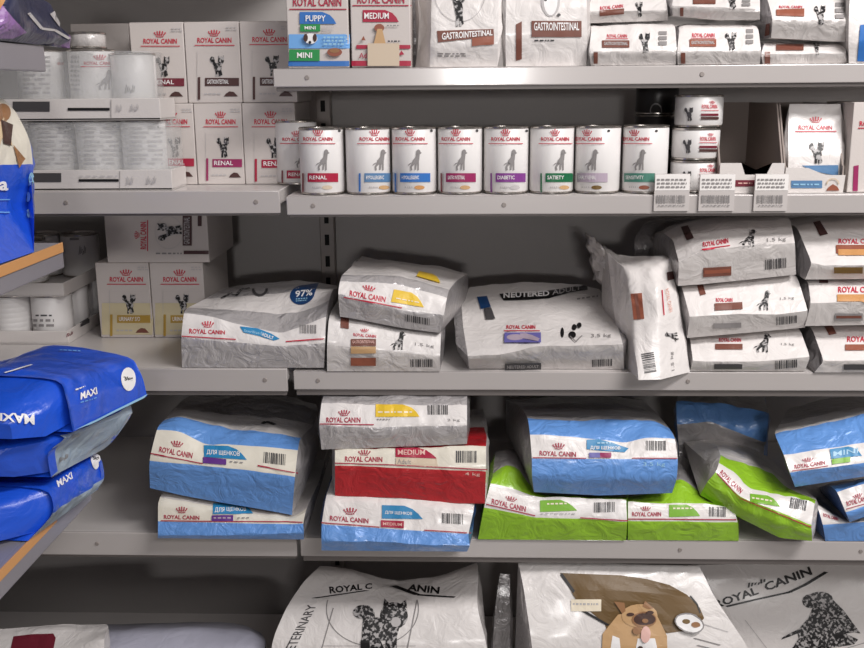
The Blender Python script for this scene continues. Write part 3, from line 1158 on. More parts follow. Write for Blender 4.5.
dec(o, 'brand_logo', [(text(BRAND, .02), Q((779, 6), (802, 6), (802, 8.6), (779, 8.6)), 'red')])
o = stand('white pouch with deep blue panel at the very end of the eye-level shelf', 853, 900, 849, 905, 62, -40, .0, .06, 'white_bag', 'grey_bag')
panel(o, [(grid(nu=6, nv=6), Q((860, 25), (900, 22), (900, 62), (857, 61)), 'blue')])

# ------------------------------------------------------------------ cardboard display boxes with a pouch
def display_box(label, px0, px1, dy, depth, ytop, prints, notch, m='card_white', zf=Z2 + .0006):
    t = .0025
    x0, x1 = xpx(px0, 160, dy), xpx(px1, 160, dy)
    y0 = YF + dy
    zt = zpx((px0 + px1) / 2, ytop, dy + depth * .5)
    bm = bmesh.new()
    box_bm(bm, x0, x1, y0, y0 + depth, zf, zf + t)
    o = bm_obj('display_box', bm, ['card_brown'])
    tag(o, label, 'box', 'cardboard display boxes on the can shelf')
    box('back_wall', x0, x1, y0 + depth - t, y0 + depth, zf, zt, 'card_brown', .0004, o)
    for s, xx in ((0, x0), (1, x1 - t)):
        # side walls slope down to the front
        zfz = zpx(px0, 166, dy)
        pts = [(y0, zf), (y0 + depth - t, zf), (y0 + depth - t, zt), (y0 + depth * .25, zt), (y0 + .004, zfz), (y0, zfz)]
        V = [(xx, y, z) for y, z in pts] + [(xx + t, y, z) for y, z in pts]
        n = len(pts)
        Fc = [tuple(range(n)), tuple(range(2 * n - 1, n - 1, -1))] + [(i, i + n, (i + 1) % n + n, (i + 1) % n) for i in range(n)]
        mesh_obj('side_wall', V, Fc, ['card_brown'], None, o, False)
    # front flap with its cut-out
    pts = [(pY(q[0], q[1], y0).x, pY(q[0], q[1], y0).z) for q in notch]
    pts = [(x0, zf), (x1, zf)] + pts[::-1]
    V = [(x, y0 - t, z) for x, z in pts] + [(x, y0, z) for x, z in pts]
    n = len(pts)
    Fc = [tuple(range(n)), tuple(range(2 * n - 1, n - 1, -1))] + [(i, (i + 1) % n, (i + 1) % n + n, i + n) for i in range(n)]
    bm = bmesh.new()
    vv = [bm.verts.new(v) for v in V]
    for f in Fc:
        bm.faces.new([vv[i] for i in f])
    bmesh.ops.triangulate(bm, faces=bm.faces[:])
    bmesh.ops.recalc_face_normals(bm, faces=bm.faces[:])
    fr = bm_obj('front_flap', bm, [m], o)
    BV[o.name] = BVHTree.FromPolygons([v.co.copy() for v in fr.data.vertices], [tuple(g.vertices) for g in fr.data.polygons])
    panel(o, prints, 0)
    return o


display_box('open empty cardboard display box with notched front next to the small cans', 720, 784.5, .012, .21, 103,
            [(grid(), Q(735, 180, 754.5, 186.5), 'maroon'), (microtext(1, 2, 4), Q(738, 182, 752, 184.5), 'pink')],
            [(720, 163), (741, 163), (744.5, 174.5), (766, 174.5), (772, 163), (784.5, 163)])
display_box('cardboard display box with blue print holding the white cat pouch', 785.5, 845, .012, .21, 103,
            [(grid(), Q(791, 180.5, 822, 188), 'slate'), (microtext(1, 2, 6), Q(793, 183, 820, 186), 'ltblue'), (poly([(0, 1), (.15, .5), (.5, 0), (.85, .4), (1, 1)], 1), Q(826, 184, 839, 190.5), 'rust'), (ringshape(t0=180, t1=360, w=.2), Q(826, 178, 839, 190), 'beige')],
            [(785.5, 167.5), (808, 168), (825, 175), (845, 175)])
o = stand('white cat food pouch with blue band standing in the display box', 788.5, 841.5, 788.5, 841.5, 191, 116, .03, .03, 'white_bag', 'grey_bag', z=Z2 + .004, amp=.0012, name='food_pouch')
logo(o, Q(798.5, 125.5, 832, 130), Q(809, 116.5, 822, 123.5), [(795, 131.7, 836, 131.7)], 'red', 1)
picture(o, CAT, Q(808.6, 142, 825, 163.5), 'sketch')
panel(o, [(poly([(0, .05), (1, 0), (1, 1), (.4, .6), (.15, .3)], 2), Q(801.5, 165, 838, 176), 'slate')])
o = carton('white carton with magenta strip at the end of the can shelf', 846.5, 102, 905, 192, .015, .12, Z2 + .0006, 'carton')
dec(o, 'colour_strip', [(grid(nu=2, nv=6), Q((853.5, 166), (858.5, 165), (857.5, 191), (852.5, 191)), 'magenta')])
logo(o, Q(859.5, 121, 900, 126), None, [(858, 128, 902, 128)], 'red', 1)

# ------------------------------------------------------------------ price tags on the shelf lip
GP = 'paper price tags on the can shelf'
for k, (x0, x1, yt, lb) in enumerate([(655, 688.5, 174, 'paper price tag with barcode in front of the last tall can'),
                                      (700, 733.5, 174, 'paper price tag with barcode under the small can column'),
                                      (755.5, 786.5, 174, 'paper price tag between the two display boxes')]):
    A, B = pY(x0, yt, YF - .0055), pY(x1, 211, YF - .0055)
    o = box('price_tag', A.x, B.x, YF - .0062, YF - .0022, B.z, A.z, 'tag_plastic', .0003)
    tag(o, lb, 'price tag', GP)
    bm = bmesh.new()
    zmid = pY(x0, 190.5, YF - .0065).z
    box_bm(bm, A.x + .0006, B.x - .0006, YF - .0068, YF - .0063, zmid, A.z - .0006)
    c_ = bm_obj('tag_card', bm, ['tag_paper'], o)
    BV[o.name] = BVHTree.FromPolygons([Vector(v) for v in [(A.x, YF - .0068, B.z), (B.x, YF - .0068, B.z), (B.x, YF - .0068, A.z), (A.x, YF - .0068, A.z)]], [(0, 1, 2, 3)])
    dec(o, 'tag_print', [(microtext(3, 11 + k, 8), Q(x0 + 2, yt + 4, x1 - 2, yt + 15), 'grey')])
    dec(o, 'barcode', [(bars(16, 5 + k), Q(x0 + 1.5, 195, x1 - 3, 203), 'grey'), (microtext(1, 3, 8), Q(x0 + 3, 204.5, x1 - 4, 206.5), 'grey')])

# ------------------------------------------------------------------ third shelf: white and silver bags
z3l, z3 = Z3L + .0008, Z3 + .0008
o = bag('wide silver and white bag with dark blue round badge on its top', 'pet food bag', None,
        [RZ([(182, 367), (324, 368)], .0, z3l), R([(181, 337), (207, 340), (237, 342), (279, 346), (325, 343)], -.012),
         R([(184, 312), (207, 315), (238, 324), (281, 334), (300, 327), (326, 316)], .0), R([(187, 308), (244, 310), (274, 314), (300, 312), (329, 300)], .035),
         R([(205, 299), (250, 295), (290, 291), (333, 289)], .11), R([(222, 289), (257, 284), (300, 282), (338, 288)], .2), R([(230, 287), (257, 282), (300, 280), (336, 285)], .3)],
        ['silver_bag', 'white_bag', 'silver_bag', 'white_bag', 'silver_bag', 'silver_bag'], 'silver_bag', amp=.003)
logo(o, Q((189.5, 328.5), (225, 330.5), (225, 334.5), (189.5, 333.5)), Q(201.5, 320.5, 214.5, 328), [(182, 336, 236, 339.3), (286, 341.8, 324, 338.5)], 'red', 1)
panel(o, [(poly([(0, 0), (.45, .12), (.8, .5), (1, .85), (.85, 1), (.5, .7), (.1, .45)], 2), Q((240, 326.5), (279, 327.5), (280, 341), (239, 339.5)), 'teal'),
          (text('Sterilised', .01), Q((244, 329.5), (262, 332), (262, 335), (244, 332)), 'ltblue'), (text('ADULT', .02), Q((262, 332.5), (274, 337), (273, 340), (262, 336)), 'white')])
barcode(o, Q(300, 325, 317, 333.5), 4, True, 'grey')
dec(o, 'round_badge', [(join(ell(.45, .52, .45, .48, 24, 4), poly([(.5, .05), (1, 0), (.88, .6)], 1)), Q((290, 286), (319, 283), (316, 304), (290, 306)), 'navy'),
                       (text('97%', .02), Q((295.5, 291.5), (313, 289.5), (312.5, 296), (295.5, 298)), 'white'), (microtext(2, 3, 5), Q((296, 299), (308, 298), (307, 302), (296, 303)), 'ltblue')])
dec(o, 'animal_picture', [(strokes([(0, .9), (.3, .5), (.5, .7), (.7, .2), (1, .1)], .12), Q(222, 287, 250, 300), 'sketch'), (ringshape(t0=0, t1=180, w=.3), Q(252, 281, 268, 297), 'dkgrey')])

GB = 'bags stacked beside the silver bag with the badge'
o = bag('white bag with brown squares and dog picture, under a tilted bag with yellow flag', 'pet food bag', GB,
        [RZ([(327, 368.5), (440, 371)], -.004, z3), R([(327, 345), (377, 350), (440, 357)], -.016), R([(329, 314), (350, 319), (397, 329), (441, 334)], .0),
         back(R([(330, 314), (350, 319), (397, 329), (441, 334)], .0), .14, .0), back(R([(331, 314), (350, 319), (397, 329), (441, 334)], .0), .28, -.01)],
        ['grey_bag', 'white_bag', 'grey_bag', 'grey_bag'], 'dark_silver')
dec(o, 'brand_logo', [(text(BRAND, .02), Q((353.5, 333), (376, 335), (376, 338), (353.5, 336)), 'red'), (CROWN, Q(360, 328.5, 369, 332.5), 'red')])
panel(o, [(grid(nu=3), Q((340.5, 317.6), (349, 319), (349, 329), (340.5, 328)), 'brown'), (grid(), Q(351, 339, 376, 346), 'brown'), (text('GASTROINTESTINAL', .015), Q(352.5, 340.5, 374.5, 343.5), 'pink'),
          (grid(), Q(351, 346.6, 376, 353), 'tan'), (grid(), Q(351, 357, 376, 365), 'rust')])
picture(o, DOG, Q(390, 332, 406, 350), 'sketch')
weight(o, '1.5 kg', Q((415, 342.5), (434, 345), (434, 348.5), (415, 346.5)))
barcode(o, Q(410.5, 359, 433, 366.7), 8)
o = bag('tilted silver and white bag with yellow flag lying on the bag with brown squares', 'pet food bag', GB,
        [R([(340, 316.5), (350, 318), (402, 328), (440, 333)], -.006), R([(338, 293), (402, 311), (444, 315)], -.018), R([(340, 281), (400, 284), (447, 297)], .0),
         R([(342, 275), (400, 277), (449, 290)], .015), R([(352, 266), (400, 267), (456, 281)], .10), R([(354, 261), (380, 262), (440, 268), (465, 275)], .21), R([(362, 256), (380, 260), (440, 266), (468, 274)], .25)],
        ['silver_bag', 'white_bag', 'silver_bag', 'white_bag', 'white_bag', 'grey_bag'], 'dark_silver', backm='dark_silver')
logo(o, Q((350, 290.5), (386, 297), (385, 302.5), (349.5, 296)), Q((362.5, 284), (376, 286.5), (375.5, 292.8), (362, 290)), [(344, 297, 402, 308)], 'red', 1)
panel(o, [(FIN, Q((394, 289.5), (422, 294.5), (424, 307.5), (391, 302)), 'yellow'), (microtext(1, 2, 6), Q((396, 297.5), (420, 302), (420, 304), (396, 299.5)), 'cream'), (FIN, Q((419, 272), (441, 277), (440, 284), (416, 277)), 'yellow')])
barcode(o, Q((405, 314), (430, 318.5), (430, 325), (405, 321)), 3)

o = bag('large white neutered adult bag with black banner across its top', 'pet food bag', None,
        [RZ([(469, 376), (540, 373), (624, 368.5)], .012, z3), R([(468, 357), (502, 355), (539, 346), (580, 346), (623, 344)], -.018), R([(463, 326), (540, 318), (616, 321)], .09),
         R([(461, 297), (480, 295), (540, 292), (607, 300)], .20), R([(470, 287), (524, 281), (580, 284.5), (599, 289)], .29)],
        ['grey_bag'] + ['white_bag'] * 3, 'dark_silver', backm='grey_bag', bulge=.02, amp=.0026, smooth=1, ny=7)  # grey front strip: shade put into the colour, the whole bag is white
panel(o, [(poly([(0, .4), (.15, .35), (.4, .5), (.6, .3), (.85, .1), (1, 0), (1, .45), (.8, .6), (.55, 1), (.3, 1), (.04, .95)], 3), Q((499, 289.5), (587, 285.5), (588, 296.5), (500, 302)), 'black'),
          (text('NEUTERED', .03), Q((503.5, 294.8), (549, 292.4), (549, 297.6), (503.5, 300)), 'white'), (text('ADULT', .012), Q((552, 292), (581, 287.6), (581, 291.6), (552, 297)), 'ltgrey'),
          (grid(nu=3), Q((477, 298), (487, 297), (491, 308), (481, 310)), 'navy'), (grid(nu=3), Q((484, 310), (491, 308.5), (495.5, 320), (486, 320.5)), 'dkgrey'),
          (grid(), Q(504.6, 334, 541, 344), 'violet'), (ell(), Q(507, 336, 524, 342), 'lilacgrey'), (TAPER, Q(520, 335, 540, 343), 'lilacgrey'),
          (grid(nu=10), Q((504.6, 361.5), (541, 361), (541, 367.6), (504.6, 368.5)), 'dkgrey'), (text('NEUTERED ADULT', .01), Q((507, 363.4), (538.5, 363), (538.5, 365.6), (507, 366.4)), 'ltgrey')])
logo(o, Q(506.5, 325.5, 535.5, 329.3), None, [(504, 331.3, 540, 331.3)], 'red', .8)
dec(o, 'animal_picture', [(ell(), Q(560.5, 328, 564, 338), 'black'), (ell(), Q(568.5, 332, 576, 339), 'black'), (ell(), Q(572, 325, 576.5, 331), 'black'), (ell(), Q(577, 323.5, 581.5, 329), 'black'),
                          (strokes([(0, .2), (.5, 1), (1, .1)], .1), Q(570, 336, 582, 343), 'grey')])
weight(o, '3.5 kg', Q((591, 334.5), (611, 334), (611, 338), (591, 339)))
barcode(o, Q((592, 359.5), (613, 358.3), (613, 365.5), (592, 366.7)), 6)
dec(o, 'fine_print', [(microtext(1, 4, 4), Q((577, 298), (598, 295), (598, 298), (577, 301)), 'grey')])

# leaning bag
rows = [[(gz(622, 363, z3), 0), (gz(638.5, 380, z3), 1), (gz(661, 379.5, z3), 2), (gz(690, 372, z3), 3)],
        R([(615, 320, .07), (632, 322, .0), (660, 322, -.015), (681, 318, .02)]), R([(611, 285, .10), (630, 288, .015), (657, 287, .0), (675, 284, .035)]),
        R([(607, 252, .12), (625, 268, .05), (652, 265, .03), (671, 259, .06)]), R([(603, 246, .17), (618, 255, .14), (646, 257, .11), (668, 257, .10)])]
rows[0] = [(Vector((v.x, v.y, z3)), s) for v, s in rows[0]]
o = bag('white bag standing on end and leaning against the stacked bags', 'pet food bag', None, rows, ['white_bag'] * 4, 'grey_bag', nx=33, par='i', smooth=2, amp=.0045, freq=20, backfall=.0)
panel(o, [(grid(nu=3, nv=6), Q((631, 294), (642, 293), (644.5, 319), (634, 319.8)), 'rust'), (grid(nu=2, nv=6), Q((634.5, 294.5), (638, 294), (641, 319.5), (637.5, 319.8)), 'brown'),
          (grid(nu=3), Q((666, 273), (672.5, 271.5), (673.5, 279.5), (667, 281)), 'dkbrown')])
dec(o, 'brand_logo', [(text(BRAND, .02), Q((668, 288), (672.5, 311), (669, 313), (664.5, 290)), 'pink'), (grid(nu=2, nv=5), Q((661, 290), (662, 290), (664, 315), (663, 315)), 'red')])
barcode(o, Q((641, 354), (653.5, 352), (656.5, 372), (644.5, 374)), 5, False)
picture(o, DOG, rot90(Q((664, 332), (676, 330), (679, 342), (667, 344)), 3), 'sketch')
weight(o, '1.5 kg', rot90(Q((669.5, 352), (673, 351.5), (675, 370), (671.5, 371)), 3))

sv = []
for j in range(9):
    t = j / 8
    row_ = []
    for i in range(6):
        u = i / 5
        x = (586 + 9 * t) * (1 - u) + (605 + 7 * t) * u + 1.6 * math.sin(j * 2.1 + i)
        y = (233 + 46 * t) * (1 - u) + (247 + 42 * t) * u + 1.5 * math.sin(i * 2.7 + j)
        row_.append(pY(x, y, YF + .205 - .055 * u + .006 * math.sin(i * 2.3 + j * 1.9)))
    sv.append(row_)
V = [v for r in sv for v in r]
sl = mesh_obj('back_seal', V, [(j * 6 + i, j * 6 + i + 1, j * 6 + i + 7, j * 6 + i + 6) for j in range(8) for i in range(5)], ['grey_bag'], None, o, True, 25)
md = sl.modifiers.new('thickness', 'SOLIDIFY')
md.thickness = .0025

# bag in the shadow behind
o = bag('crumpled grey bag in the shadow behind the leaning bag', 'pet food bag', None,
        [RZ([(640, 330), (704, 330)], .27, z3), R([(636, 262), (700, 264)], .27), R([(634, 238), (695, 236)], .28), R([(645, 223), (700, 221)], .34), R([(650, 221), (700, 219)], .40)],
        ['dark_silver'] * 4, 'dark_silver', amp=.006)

# stacks of small white bags
GE = 'small white dog food bags in the nearer stack'


def white_small(label, r0, r1, r2, group, zfl=None, depth=.22, **kw):
    return bag(label, 'pet food bag', group, [r0, r1, r2, back(r2, depth * .5, .0), back(r2, depth, -.012)], ['grey_bag', 'white_bag', 'white_bag', 'grey_bag'],
               'dark_silver', floor_z=zfl, ny=6, smooth=1, **kw)


o = white_small('bottom white dog food bag of the stack beside the leaning bag', RZ([(690, 366), (704, 371), (750, 371), (805, 368)], .0, z3), R([(693, 361), (704, 362), (760, 362), (810, 357)], -.010),
                R([(690, 338), (704, 337), (750, 333), (800, 329)], .035), GE, z3)
panel(o, [(grid(), Q(715, 344.3, 742.5, 350), 'brown'), (grid(), Q(714, 363.7, 742, 368.3), 'dkgrey')])
logo(o, Q(719, 338.3, 741, 342.2), None, (), 'red')
picture(o, DOG, Q(753, 334, 771.5, 353), 'sketch')
weight(o, '1.5 kg', Q(781, 343.3, 794, 346.3))
barcode(o, Q((775, 360.6), (797.5, 359.3), (797.5, 367), (775, 369)), 2)
o = white_small('middle white dog food bag of the stack beside the leaning bag', R([(687, 338), (704, 336.5), (750, 332.5), (805, 327.5)], .012), R([(690, 317), (704, 316), (739, 314), (778, 315), (808, 311)], -.004),
                R([(682, 287), (704, 285.5), (750, 281), (797, 276)], .040), GE)
panel(o, [(grid(nu=3), Q((697, 286), (703, 285), (706, 294.5), (700, 296)), 'brown'), (grid(), Q((714.5, 304), (742, 302.5), (742.5, 309.6), (714.5, 311)), 'brown'), (grid(), Q((713, 323), (741, 322), (741, 327), (713, 328)), 'grey')])
logo(o, Q(716, 298.2, 732.5, 302.2), None, (), 'red')
picture(o, DOG, Q(756, 290.5, 771, 311), 'sketch')
weight(o, '1.5 kg', Q((780, 297.8), (794, 296.5), (794, 299.8), (780, 301.2)))
barcode(o, Q((776, 317), (797.5, 315), (797.5, 322.5), (776, 325)), 4)
o = white_small('top white dog food bag of the stack beside the leaning bag', R([(678, 286), (704, 284), (750, 279.5), (796, 274.5)], .022), R([(679, 262), (704, 249), (728, 247), (765, 244), (795, 243)], .006),
                R([(673, 240), (690, 231), (720, 224), (760, 220), (790, 218)], .09), GE, depth=.16)
panel(o, [(grid(nu=3, nv=4), Q((681, 227.5), (688, 226), (694, 238.5), (687, 241)), 'dkbrown'), (grid(), Q((703, 267.5), (731, 266), (731, 275), (703, 276.8)), 'brown'), (grid(), Q((704, 270), (730, 268.6), (730, 272.2), (704, 273.6)), 'rust')])
logo(o, Q((703, 242.5), (728, 238.5), (728.5, 243.5), (703, 247.5)), None, [(702, 250, 730, 246)], 'red', .9)
picture(o, DOG, Q((738, 232), (757, 229.5), (758, 246), (739, 248)), 'sketch')
weight(o, '1.5 kg', Q((767, 238.8), (786, 237.6), (786, 242), (767, 243.4)))
barcode(o, Q((765, 259.5), (786.5, 257.3), (786.5, 267.5), (765, 269.7)), 9)
GF = 'small white dog food bags in the outer stack'
o = white_small('bottom white dog food bag of the outer stack cut by the shelf end', RZ([(814, 378), (864, 375), (930, 373)], -.006, z3), R([(824, 361), (864, 361), (930, 360)], -.014), R([(812, 328), (864, 327), (930, 326)], .045), GF, z3)
panel(o, [(grid(nu=3), Q((824, 327), (832, 326), (836.5, 334), (829, 335.5)), 'brown'), (grid(), Q(845, 345, 890, 351), 'rust'), (grid(), Q(843.5, 363.6, 885, 369), 'dkgrey')])
logo(o, Q(847, 336.5, 890, 342.3), None, (), 'red')
o = white_small('middle white dog food bag of the outer stack with orange band', R([(805, 326), (864, 325), (930, 324)], .006), R([(811, 303), (864, 302), (930, 300)], -.006), R([(808, 281), (864, 280), (930, 280)], .034), GF)
panel(o, [(grid(nu=3), Q(819, 280.6, 828, 283.5), 'dkbrown'), (grid(), Q(837, 295, 880, 302), 'orange'), (grid(), Q(834.6, 313, 862.4, 320), 'grey'), (grid(), Q(836, 315, 861, 317.6), 'brown')])
logo(o, Q(838, 287, 880, 293), None, (), 'red')
o = white_small('top white dog food bag of the outer stack with yellow tinted band', R([(805, 279.5), (864, 279), (930, 279)], .016), R([(812, 263), (824, 266), (864, 266), (932, 266)], .002), R([(797, 227), (830, 222), (864, 220), (935, 219)], .08), GF, depth=.16)
panel(o, [(grid(nu=3, nv=4), Q((813, 223), (820, 221.5), (828, 234.5), (820, 236.5)), 'dkbrown'), (grid(), Q(836, 245.5, 890, 254), 'rust'), (grid(), Q(838, 250, 890, 256), 'orange'), (grid(), Q(833.6, 266.8, 862.5, 272.6), 'olive')])
logo(o, Q(838.5, 239, 880, 244), None, (), 'red')

# ------------------------------------------------------------------ fourth shelf: blue, red, silver and green bags
z4l, z4 = Z4L + .0008, Z4 + .0008
G4 = 'blue puppy food bags in the darker bay'
o = bag('flat blue puppy bag with white label, lying under another blue bag on the shelf', 'pet food bag', G4,
        [RZ([(158, 543), (173, 547), (228, 548), (304, 543)], -.026, z4l), R([(158, 536), (230, 536), (304, 533)], -.038), R([(158, 522), (230, 523), (303, 524)], -.03),
         R([(158, 498), (185, 502), (224, 509), (260, 515), (292, 519), (306, 509)], -.022), back(R([(158, 498), (185, 502), (224, 509), (260, 515), (292, 519), (306, 515)], -.02), .15, -.002), back(R([(162, 498), (185, 502), (224, 509), (260, 515), (300, 519)], -.02), .3, -.01)],
        ['blue_bag', 'blue_bag', 'cream_bag', 'grey_bag', 'grey_bag'], 'dark_silver')
logo(o, Q((164, 514.6), (199.5, 515.6), (199.5, 519.8), (164, 518.8)), Q(176, 506, 188, 513.4), [(158, 520.5, 303, 522.2)], 'crimson', 1)
panel(o, [(FIN, Q(213, 504, 253, 514), 'teal'), (text('ДЛЯ ЩЕНКОВ', .015), Q(215, 508, 246, 512.6), 'white'), (grid(), Q(212, 515, 233.5, 521), 'purple'), (microtext(1, 3, 4), Q(214, 516.6, 231, 519.4), 'lilacgrey'), (microtext(1, 3, 3), Q(238, 517, 250, 519), 'grey')])
weight(o, '3.5 kg', Q(266, 525.5, 291, 530), 'skyblue')
o = bag('bulging blue puppy bag with white label, on top of the flat blue bag', 'pet food bag', G4,
        [R([(150, 488), (185, 496), (224, 503), (260, 509), (292, 515)], -.016), R([(149, 461), (206, 466), (250, 470), (295, 476)], -.036), R([(157, 428), (182, 431), (206, 444), (237, 444), (298, 449)], -.008),
         R([(163, 421), (178, 414), (197, 421), (228, 429), (264, 431), (300, 438)], .025), R([(176, 408), (210, 412), (240, 416), (280, 418), (314, 425)], .15), R([(182, 400), (210, 402), (250, 400), (280, 402), (318, 411)], .22), R([(190, 396), (210, 397), (250, 393), (280, 395), (316, 404)], .30)],
        ['blue_bag', 'cream_bag', 'blue_bag', 'grey_bag', 'dark_silver', 'dark_silver'], 'silver_bag', backm='dark_silver', amp=.004, bulge=.015)
logo(o, Q((160, 446.5), (193, 453), (192, 458.6), (159, 452)), Q((171, 439.5), (184, 441.5), (183, 448.5), (170.5, 446.5)), [(151, 453.5, 203, 463.6), (258, 465.8, 297, 473)], 'crimson', 1)
panel(o, [(FIN, Q((204, 445.5), (243, 446.5), (247, 460), (204, 457)), 'teal'), (text('ДЛЯ ЩЕНКОВ', .015), Q((207, 450), (240, 452), (240, 457), (207, 455)), 'white'), (grid(), Q((203, 457.5), (226.5, 459.5), (226.5, 465), (203, 463.2)), 'purple'), (microtext(1, 3, 3), Q((230, 461), (244, 462), (244, 464), (230, 463)), 'grey')])
barcode(o, Q((264, 452), (286, 454.5), (285.5, 465.5), (263.5, 463)), 3)
weight(o, '3.5 kg', Q((257, 472), (284, 476), (284, 480), (257, 476)), 'skyblue')
dec(o, 'fold_print', [(strokes([(0, .6), (.3, .2), (.6, .3), (1, .8)], .35), Q((262, 421), (275, 421.5), (275, 426), (262, 426)), 'black')])

G5 = 'stack of three bags at the end of the long shelf'
o = bag('bottom blue bag of the stack under the red bag, sagging over the shelf edge', 'pet food bag', G5,
        [RZ([(321.5, 551), (360, 554), (411, 557), (467, 558)], -.052, z4), R([(321.5, 541), (380, 542), (430, 545), (470, 546)], -.068), R([(321.5, 525), (395, 530), (468, 535)], -.056),
         R([(326, 496), (400, 499), (475, 505)], -.04), back(R([(326, 496), (400, 499), (475, 505)], -.04), .17, .0), back(R([(326, 496), (400, 499), (475, 505)], -.04), .3, -.01)],
        ['blue_bag', 'blue_bag', 'white_bag', 'grey_bag', 'grey_bag'], 'navy_bag', amp=.0035)
logo(o, Q((330, 515.5), (368.5, 518.5), (368.5, 523.5), (330, 520.5)), Q(343, 507, 357.5, 515), [(322, 522.6, 380, 527), (424, 530, 470, 533)], 'crimson', 1)
panel(o, [(FIN, Q((382, 505), (418, 506), (423, 519), (382, 518.5)), 'teal'), (text('ДЛЯ ЩЕНКОВ', .01), Q((385, 510.5), (412, 512), (412, 515.6), (385, 514)), 'white'), (grid(), Q((381, 520), (404, 521), (404, 528), (381, 527)), 'crimson'),
          (text('MEDIUM', .01), Q((383, 522), (402, 523), (402, 526), (383, 525)), 'pink')])
barcode(o, Q((442, 513), (463.5, 514), (463.5, 524.5), (442, 523)), 7)
weight(o, '4 kg', Q((447, 536), (460, 537), (460, 541.5), (447, 540.5)), 'skyblue')
o = bag('red medium adult bag in the middle of the stack of three', 'pet food bag', G5,
        [R([(335, 496), (402, 498), (457, 503.5), (485, 503.5)], -.034), R([(335, 464.5), (393, 467), (486, 471)], -.046), R([(335, 449), (400, 448), (486, 445)], -.03),
         R([(333, 440), (400, 438), (487, 436)], .04), R([(333, 433), (400, 431), (484, 428)], .11), back(R([(333, 433), (400, 431), (484, 428)], .11), .14, -.01)],
        ['red_bag', 'cream_bag', 'red_bag', 'red_bag', 'grey_bag'], 'grey_bag', amp=.003)
logo(o, Q((345, 456.4), (382.5, 457), (382.5, 462.2), (345, 461.8)), Q(358, 449.8, 371, 456), [(335, 463, 392, 464.8), (392, 464.8, 486, 469.5)], 'crimson', 1)
panel(o, [(FIN, Q((395.6, 448.6), (432, 447.8), (437, 458.6), (395.6, 457)), 'crimson'), (text('MEDIUM', .02), Q((398, 450.4), (425, 450.2), (425, 455), (398, 455)), 'pink'),
          (grid(), Q((396, 457.6), (437, 459), (438, 467), (396, 465.6)), 'beige'), (text('Adult', .01), Q((397.5, 459.4), (411, 460), (411, 464.2), (397.5, 463.6)), 'grey')])
barcode(o, Q(456, 450.8, 477, 462.6), 5)
weight(o, '4 kg', Q((465, 472), (480, 472.5), (480, 476.5), (465, 476)), 'pink')
o = bag('silver bag with yellow flag on top of the red bag', 'pet food bag', G5,
        [R([(321.5, 449.5), (424, 446), (467, 444)], -.03), R([(319, 425), (367, 427.5), (467, 425.5)], -.042), R([(321.5, 402), (375.6, 404), (467, 404.5)], -.02), R([(324, 395), (400, 393.5), (467, 394)], .01), R([(328, 390), (400, 389), (465, 390)], .1), R([(328, 388), (400, 387), (465, 388)], .2)],
        ['silver_bag', 'white_bag', 'silver_bag', 'silver_bag', 'silver_bag'], 'dark_silver', amp=.004)
logo(o, Q(326.5, 417.5, 360.5, 422.6), Q(338, 409.6, 350.5, 416.6), [(320, 424, 374, 425)], 'crimson', 1)
panel(o, [(FIN, Q(375.6, 404.8, 419.5, 417), 'yellow'), (microtext(1, 2, 8), Q(378, 411, 412, 414), 'cream'), (microtext(1, 4, 4), Q(377, 418.6, 390, 421), 'grey')])
barcode(o, Q(427.5, 405.4, 448.5, 414.8), 2)
weight(o, '2 kg', Q(447.5, 419, 460, 422), 'grey')

# blue bag on the green ones
GGn = 'green bags lying on the shelf'
o = bag('green bag with white label, lying under the wide blue bag', 'pet food bag', GGn,
        [RZ([(478, 536), (540, 539), (600, 538), (626, 537)], -.006, z4), R([(484, 507), (510, 512), (536, 518), (580, 519), (627, 522)], -.022), R([(491, 482), (515, 489), (538, 496), (590, 497), (626, 498)], -.006),
         R([(493, 475), (505, 463), (518, 466), (530, 487), (545, 497.5), (626, 499)], .025), R([(495, 453), (512, 450), (526, 463), (545, 471), (560, 471), (624, 471)], .12), R([(497, 450), (512, 449), (526, 447), (545, 446), (560, 446), (622, 446)], .27)],
        ['green_bag', 'white_bag', 'green_bag', 'silver_bag', 'silver_bag'], 'green_bag', amp=.003)
logo(o, Q((492, 498.5), (526, 506.5), (525.5, 512), (491.5, 503.8)), Q((505.5, 494.8), (517.5, 497.5), (516.5, 503), (504.5, 500)), [(484.5, 503.5, 535, 515.6), (580, 517.6, 627, 520.6)], 'crimson', 1)
panel(o, [(join(FIN), Q((540, 500.5), (572, 499.5), (577, 510.5), (540, 512)), 'lime'), (microtext(1, 3, 5), Q((547, 502.5), (566, 502), (567, 505), (547, 505.5)), 'cream'), (microtext(1, 3, 8), Q(541, 512.5, 575, 515), 'ltgrey')])
barcode(o, Q((594, 502.5), (615, 502), (615, 512), (594, 512.5)), 9)
o = bag('green bag with white label, lying past the end of the wide blue bag', 'pet food bag', GGn,
        [RZ([(628, 537), (680, 537), (739, 537)], -.004, z4), R([(628, 521), (680, 521.5), (738, 522)], -.016), R([(628, 500), (650, 502.5), (680, 503), (705, 503), (733, 508)], -.004),
         R([(628, 499), (655, 491), (680, 478), (694, 487), (708, 500), (732, 505)], .04), R([(630, 469), (660, 468), (682, 467), (700, 478), (730, 483)], .15), R([(632, 450), (660, 450), (682, 450), (700, 458), (728, 462)], .26)],
        ['green_bag', 'white_bag', 'green_bag', 'silver_bag', 'silver_bag'], 'green_bag', amp=.0025)
logo(o, Q(632, 512, 661, 516.4), Q(640, 506, 651, 511), [(628, 518.8, 738, 519.6)], 'crimson', 1)
panel(o, [(FIN, Q((669, 505), (697, 504.5), (700, 516), (669, 517)), 'lime'), (microtext(1, 3, 5), Q(673, 507, 692, 510), 'cream')])
barcode(o, Q((709, 506.5), (726, 507.5), (726, 517), (709, 516.5)), 2)

